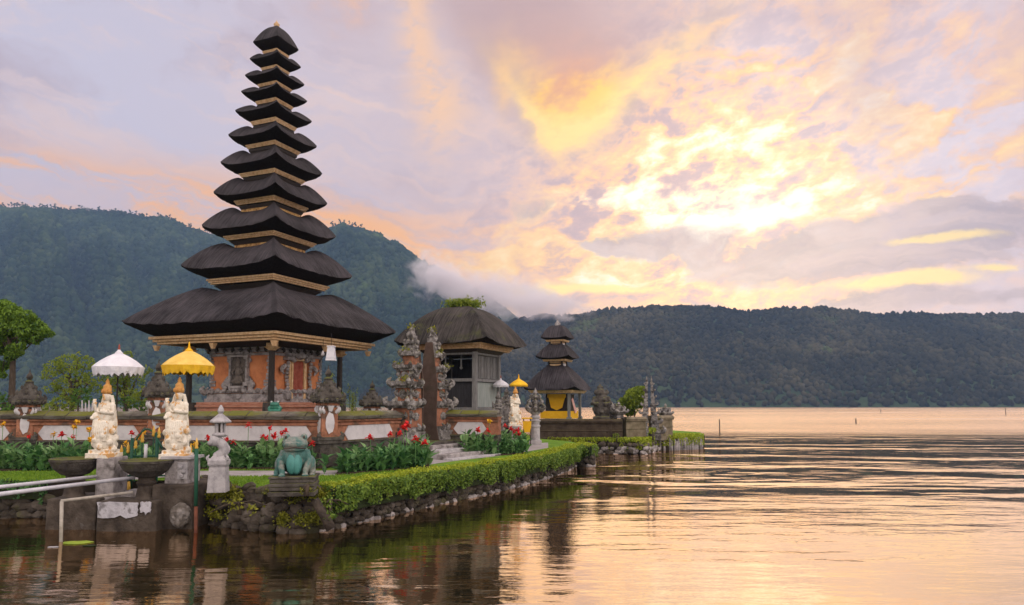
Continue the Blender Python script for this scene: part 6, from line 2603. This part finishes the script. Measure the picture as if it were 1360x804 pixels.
FOL = [canna_foliage(100 + i, h, n, s) for i, (h, n, s) in enumerate(((0.62, 5, 0.16), (0.75, 4, 0.14), (0.50, 6, 0.20), (0.85, 4, 0.12), (0.42, 5, 0.18)))]
RED = [flower_mesh(200 + i, 0.085 + 0.014 * i, M['red_petal'], 0.55) for i in range(3)]
YEL = [flower_mesh(300 + i, 0.085 + 0.014 * i, M['yellow_petal'], 0.55) for i in range(2)]


def canna(label, group, x, y, z, fol, flowers=(), s=1.0):
    t = thing('canna_plant', label, 'plant', (x, y, z), random.uniform(0, 6.28), group)
    t.scale = (s, s, s)
    o = bpy.data.objects.new('foliage', fol)
    COL.objects.link(o)
    o.parent = t
    inv = Matrix.Rotation(-t.rotation_euler[2], 3, 'Z')
    for (col, wp) in flowers:
        q = bpy.data.objects.new('flower', col)
        COL.objects.link(q)
        q.parent = t
        q.location = inv @ ((Vector(wp) - Vector((x, y, z))) / s)
    return t


def bed_of(label, group, spots, flowers, z=LAND, s=(0.85, 1.15)):
    """spots: plant feet (x, y); each flower (px, py, colour) rises from the nearest foot"""
    fl = {}
    for (px, py, c) in flowers:
        i = min(range(len(spots)), key=lambda k_: abs(680 + F_PX * spots[k_][0] / spots[k_][1] - px))
        wp = at(px, py, spots[i][1] - 0.3)
        fl.setdefault(i, []).append((random.choice(RED if c == 'r' else YEL), wp))
    for i, (x, y) in enumerate(spots):
        canna(label, group, x, y, z, random.choice(FOL), fl.get(i, ()), random.uniform(*s))


def row(px0, px1, Y0, Y1, n, jit=0.35):
    out = []
    for i in range(n):
        u = (i + 0.5) / n
        Y = Y0 + (Y1 - Y0) * u + random.uniform(-jit, jit)
        px = px0 + (px1 - px0) * u + random.uniform(-5, 5)
        out.append(((px - 680) / F_PX * Y, Y))
    return out


random.seed(31)
bed_of('leafy plant in the red and yellow flower bed at the far left', 'plants of the left flower bed', row(-20, 122, 18.6, 18.8, 17) + row(-20, 125, 19.5, 19.6, 14),
       [(82, 578, 'r'), (97, 582, 'r'), (71, 578, 'y'), (102, 562, 'y'), (98, 569, 'y'), (119, 573, 'y'), (4, 565, 'y'), (38, 581, 'r'), (121, 586, 'y')], s=(0.8, 1.15))
bed_of('leafy canna growing between the two white guardian statues', 'plants between the statues', row(160, 215, 18.6, 18.8, 7) + row(160, 215, 19.5, 19.5, 5),
       [(175, 577, 'r'), (187, 579, 'r'), (191, 577, 'y'), (167, 590, 'y'), (186, 583, 'y')], s=(0.75, 1.0))
bed_of('red-flowered canna in the bed below the long white-panelled wall', 'plants below the long wall', row(248, 412, 18.9, 19.0, 19) + row(252, 412, 19.7, 19.8, 15),
       [(277, 583, 'r'), (300, 585, 'r'), (310, 588, 'r'), (330, 566, 'r'), (358, 570, 'r'), (353, 583, 'r'), (349, 582, 'r'), (363, 580, 'r'), (374, 577, 'r'), (379, 574, 'r'), (415, 590, 'r'), (257, 592, 'y')], s=(0.8, 1.12))
bed_of('red-flowered canna in the bed right of the front wall pillar', 'plants right of the front pillar', row(452, 566, 17.6, 19.6, 16, 0.2) + row(462, 560, 18.6, 20.6, 12, 0.2),
       [(492, 582, 'r'), (518, 578, 'r'), (540, 566, 'r'), (536, 569, 'r'), (552, 585, 'r'), (564, 590, 'r'), (530, 577, 'r')], s=(0.85, 1.2))
bed_of('red-flowered canna in the bed right of the gate steps', 'plants right of the gate steps', row(618, 694, 23.2, 25.0, 11, 0.2) + row(625, 690, 24.0, 25.6, 9, 0.2),
       [(654, 556, 'r'), (650, 561, 'y'), (634, 572, 'r'), (671, 567, 'r'), (679, 570, 'r'), (687, 572, 'r'), (690, 577, 'r'), (683, 575, 'r'), (661, 573, 'r'), (648, 573, 'r')], s=(0.85, 1.15))
# soil under the beds that follow the path
sb = MB()
q = [at(446, 600, 17.2), at(570, 600, 19.2), at(572, 600, 21.0), at(455, 600, 19.4)]
sb.prism([(p.x, p.y) for p in q], LAND - 0.02, LAND + 0.035)
q = [at(612, 600, 22.6), at(696, 600, 24.6), at(690, 600, 26.2), at(620, 600, 24.2)]
sb.prism([(p.x, p.y) for p in q], LAND - 0.02, LAND + 0.035)
tag(sb.build('flower_bed_soil', M['soil']), kind='structure')
# dark low leaves filling the beds
gcov = []
for (px0, px1, Y0, Y1, n) in ((-30, 125, 18.3, 20.1, 1500), (155, 215, 18.6, 20.1, 700), (245, 420, 18.8, 20.0, 1900), (452, 566, 17.4, 20.4, 1100), (615, 695, 23.0, 25.6, 900)):
    for _ in range(n):
        u = random.random()
        Y = random.uniform(Y0, Y1)
        if px0 > 440:
            Y = Y0 + (Y1 - Y0) * (0.6 * u + 0.4 * random.random())
        gcov.append(((px0 + (px1 - px0) * u - 680) / F_PX * Y, Y, LAND + 0.04 + random.random() ** 1.5 * 0.34))
tag(leaves('bed_undergrowth', np.array(gcov), 0.12, M['canna'], up=0.6, aspect=0.5), kind='stuff')


# ------------------------------------------------------------------ trees
def tree(name, label, base, trunk_pts, trunk_r, clumps, n_per, leaf, m_, up, flat=0.7, aspect=0.45, cat='tree', limbs=True, group=None):
    """clumps: (x, y, z, r) in metres relative to the base"""
    t = thing(name, label, cat, base, 0, group)
    b = MB()
    b.tube(trunk_pts, trunk_r, 9)
    if limbs:
        top = Vector(trunk_pts[-1])
        for (x, y, z, r) in clumps:
            k_ = random.choice(trunk_pts[len(trunk_pts) // 2:])
            s = Vector(k_)
            e = Vector((x, y, z - r * 0.2))
            mid = s.lerp(e, 0.5) + Vector((0, 0, (e - s).length * 0.10))
            b.tube([s, mid, e], [trunk_r[-1] * 0.75, trunk_r[-1] * 0.5, 0.012], 6)
    b.build('trunk', M['bark'], t, smooth=True)
    pts, ns = [], []
    for (x, y, z, r) in clumps:
        n = int(n_per * r * r)
        d = RNG.normal(size=(n, 3))
        d /= np.linalg.norm(d, axis=1)[:, None]
        rad = r * RNG.uniform(0.55, 1.05, n) ** 0.6
        lob = 1 + 0.42 * fbm(d[:, 0] * 2.3 + x * 7, d[:, 1] * 2.3 + d[:, 2] * 2.9 + y, 3, int(abs(x * 10)) + 3)
        q_ = d * (rad * lob)[:, None] * [1, 1, flat] + [x, y, z]
        keep = fbm(q_[:, 0] * 2.6, q_[:, 2] * 2.6 + q_[:, 1], 3, 17) > -0.16
        pts.append(q_[keep])
        ns.append(d[keep])
    pts, ns = np.concatenate(pts), np.concatenate(ns)
    leaves('crown', pts, RNG.uniform(leaf * 0.6, leaf * 1.3, len(pts)), m_, t, up=up, aspect=aspect, nrm=ns * 0.5)
    return t


TY = 24.0
bs = at(14, 560, TY)
base = Vector((bs.x, TY, LAND))
cl = []
for (px, py, r) in ((-44, 432, 30), (-20, 418, 26), (4, 412, 16), (18, 416, 12), (32, 422, 13), (42, 430, 12), (52, 436, 11), (60, 442, 8), (67, 444, 4.5), (6, 436, 18), (26, 440, 15), (42, 447, 12), (50, 452, 7), (-16, 448, 22),
                    (8, 452, 13), (20, 466, 11), (14, 474, 8), (-6, 462, 14), (24, 459, 9), (-10, 492, 13), (4, 486, 8), (2, 498, 6), (-30, 470, 18)):
    p = at(px, py, TY + random.uniform(-0.7, 0.7)) - base
    cl.append((p.x, p.y, p.z, r * TY / F_PX))
tp = [Vector((0, 0, -0.1)), at(16, 520, TY) - base, at(17, 480, TY) - base, at(12, 452, TY) - base, at(-4, 432, TY) - base]
tree('juniper_tree', 'dense green juniper-like tree cut by the left edge of the picture', base, tp, [0.12, 0.10, 0.085, 0.07, 0.04], cl, 7500, 0.115, M['leaf_tree'], 0.9, flat=0.85, aspect=0.45)

random.seed(9)
for (lab, px0, py_t, Y, blobs) in (
        ('loose pale green tree standing behind the wall left of the white umbrella', 92, 470, 34.0, ((92, 482, 17), (74, 488, 14), (114, 482, 13), (64, 498, 10), (100, 502, 15), (82, 512, 13), (122, 502, 12), (104, 474, 9), (68, 516, 10), (112, 516, 12), (94, 524, 12), (128, 516, 10))),
        ('pale green tree behind the wall, reaching right of the white umbrella', 164, 468, 34.5, ((150, 500, 15), (170, 492, 16), (186, 493, 13), (195, 492, 7), (164, 480, 11), (170, 471, 7), (158, 512, 14), (180, 508, 12), (172, 524, 12)))):
    b0 = at(px0, 560, Y)
    base = Vector((b0.x, Y, 1.1))
    cl = []
    for (px, py, r) in blobs:
        p = at(px, py, Y + random.uniform(-1, 1)) - base
        cl.append((p.x, p.y, p.z, r * Y / F_PX))
    h_ = at(px0, 505, Y).z - 1.1
    tree('garden_tree', lab, base, [Vector((0, 0, 0)), Vector((0.1, 0, h_ * 0.5)), Vector((-0.05, 0, h_))], [0.14, 0.11, 0.08], cl, 900, 0.17, M['leaf_light'], 0.5, flat=0.7, aspect=0.4)


def bush(label, px, py_c, Y, rpx, m_, n_per=900, leaf=0.14, z0=1.1, name='bush', flat=0.9, extra=()):
    c = at(px, py_c, Y)
    base = Vector((c.x, Y, z0))
    cl = []
    for (dx, dy, r) in [(0, 0, rpx)] + list(extra):
        p = at(px + dx, py_c + dy, Y) - base
        cl.append((p.x, p.y + random.uniform(-.3, .3), p.z, r * Y / F_PX))
    tree(name, label, base, [Vector((0, 0, 0)), Vector((0.02, 0, max(0.2, cl[0][2])))], [0.05, 0.03], cl, n_per, leaf, m_, 0.5, flat=flat, aspect=0.45, cat='bush')


bush('rounded light green bush behind the wall under the pale tree', 76, 536, 31.0, 11, M['leaf_light'], 1300, 0.15, extra=((14, 4, 9), (-14, 6, 8)))
bush('darker round bush behind the wall near the white umbrella pole', 104, 526, 30.0, 13, M['leaf_mid'], 1200, 0.15, extra=((10, 8, 9),))
bush('dark shrub behind the wall at the far left, under the juniper', 6, 535, 24.0, 16, M['leaf_mid'], 1200, 0.14, extra=((-18, 4, 16), (12, 12, 9)))
bush('low leafy bush behind the wall between the left pillar crowns', 150, 532, 28.0, 11, M['leaf_mid'], 1200, 0.15, extra=((22, 4, 10), (36, 8, 8)))
bush('round yellow-green bush leaning behind the slender islet gate', 842, 530, 39.2, 15, M['leaf_bush'], 4200, 0.17, z0=0.66, extra=((-11, 8, 11), (6, -9, 9), (-21, 14, 8), (12, -12, 5), (-4, 14, 10)))
bush('small bright leafy plant at the foot of the slender islet gate', 867, 572, 36.6, 5, M['hedge_top'], 3000, 0.12, z0=0.66, name='small_plant')
bush('small light green plant on the islet edge under the terrace wall', 819, 579, 36.2, 4, M['leaf_light'], 3000, 0.12, z0=0.6, name='small_plant')
bush('small creeping plant hanging on the right corner of the frog plinth', 407, 646, 13.45, 7, M['moss'], 5200, 0.06, z0=0.80, name='small_plant', extra=((3, 6, 5), (-6, 6, 4)))
bush('hanging fern clump on the rubble bank left of the frog', 318, 668, 13.75, 9, M['moss'], 2600, 0.085, z0=0.4, name='bank_fern', extra=((-22, 4, 8), (24, 6, 7), (42, 0, 6), (-34, 10, 6)))
bush('leafy green tuft on the bank between frog plinth and clipped hedge', 438, 664, 14.0, 9, M['hedge'], 2600, 0.075, z0=0.4, name='bank_fern', extra=((10, 8, 9), (4, 18, 7), (22, 6, 9)))
bush('broad light bush behind the wall right of the white umbrella', 188, 530, 30.5, 12, M['leaf_light'], 1000, 0.16, extra=((14, 6, 9), (-12, 4, 9), (4, -10, 8)))
bush('spreading yellow-green bush behind the wall right of the left pillar', 52, 538, 29.0, 9, M['leaf_light'], 1000, 0.15, extra=((8, 2, 8), (-8, 5, 7)))
# white picket tops of a garden fence behind the wall
pf_ = thing('picket_fence', 'short white picket fence behind the wall beside the white umbrella', 'fence', at(122, 552, 26.0))
pf_['kind'] = 'thing'
for i in range(7):
    b = MB()
    p = at(109 + i * 4.6, 550, 26.0) - pf_.location
    b.tube([p, at(109 + i * 4.6, 532 + (i % 2) * 3, 26.0) - pf_.location], [0.035, 0.02], 6)
    b.build('picket', M['white'], pf_)
b = MB()
b.tube([at(106, 545, 26.05) - pf_.location, at(140, 545, 26.05) - pf_.location], 0.02, 6)
b.build('rail', M['white'], pf_)

# tall thin yellow-green shoots behind the front pillar
for (px, py_t, lab) in ((442, 500, 'feathery upright shrub behind the wall just right of the big meru'), (470, 508, 'thin yellow-green shoots behind the wall near the receding wall stretch')):
    c = at(px, 548, 26.5)
    h_ = at(px, py_t, 26.5).z - 1.1
    t = thing('upright_shrub', lab, 'shrub', (c.x, 26.5, 1.1))
    b = MB()
    pts = []
    for i in range(14 if px < 460 else 7):
        a, r = random.uniform(0, 6.28), random.uniform(0, 0.18)
        hh = h_ * random.uniform(0.55, 1.0)
        e = Vector((r * math.cos(a) * 2.2, r * math.sin(a) * 2.2, hh))
        b.tube([(r * math.cos(a), r * math.sin(a), 0), e], [0.012, 0.006], 5)
        for k_ in range(60):
            u = random.uniform(0.25, 1.05)
            pts.append(Vector((r * math.cos(a), r * math.sin(a), 0)).lerp(e, u) + Vector((random.gauss(0, .05), random.gauss(0, .05), random.gauss(0, .04))))
    b.build('stems', M['bark'], t)
    leaves('foliage', np.array([tuple(p) for p in pts]), 0.13, M['leaf_light'], t, up=1.4, aspect=0.22)

# ferns and moss growing on the gate tops and roof edges
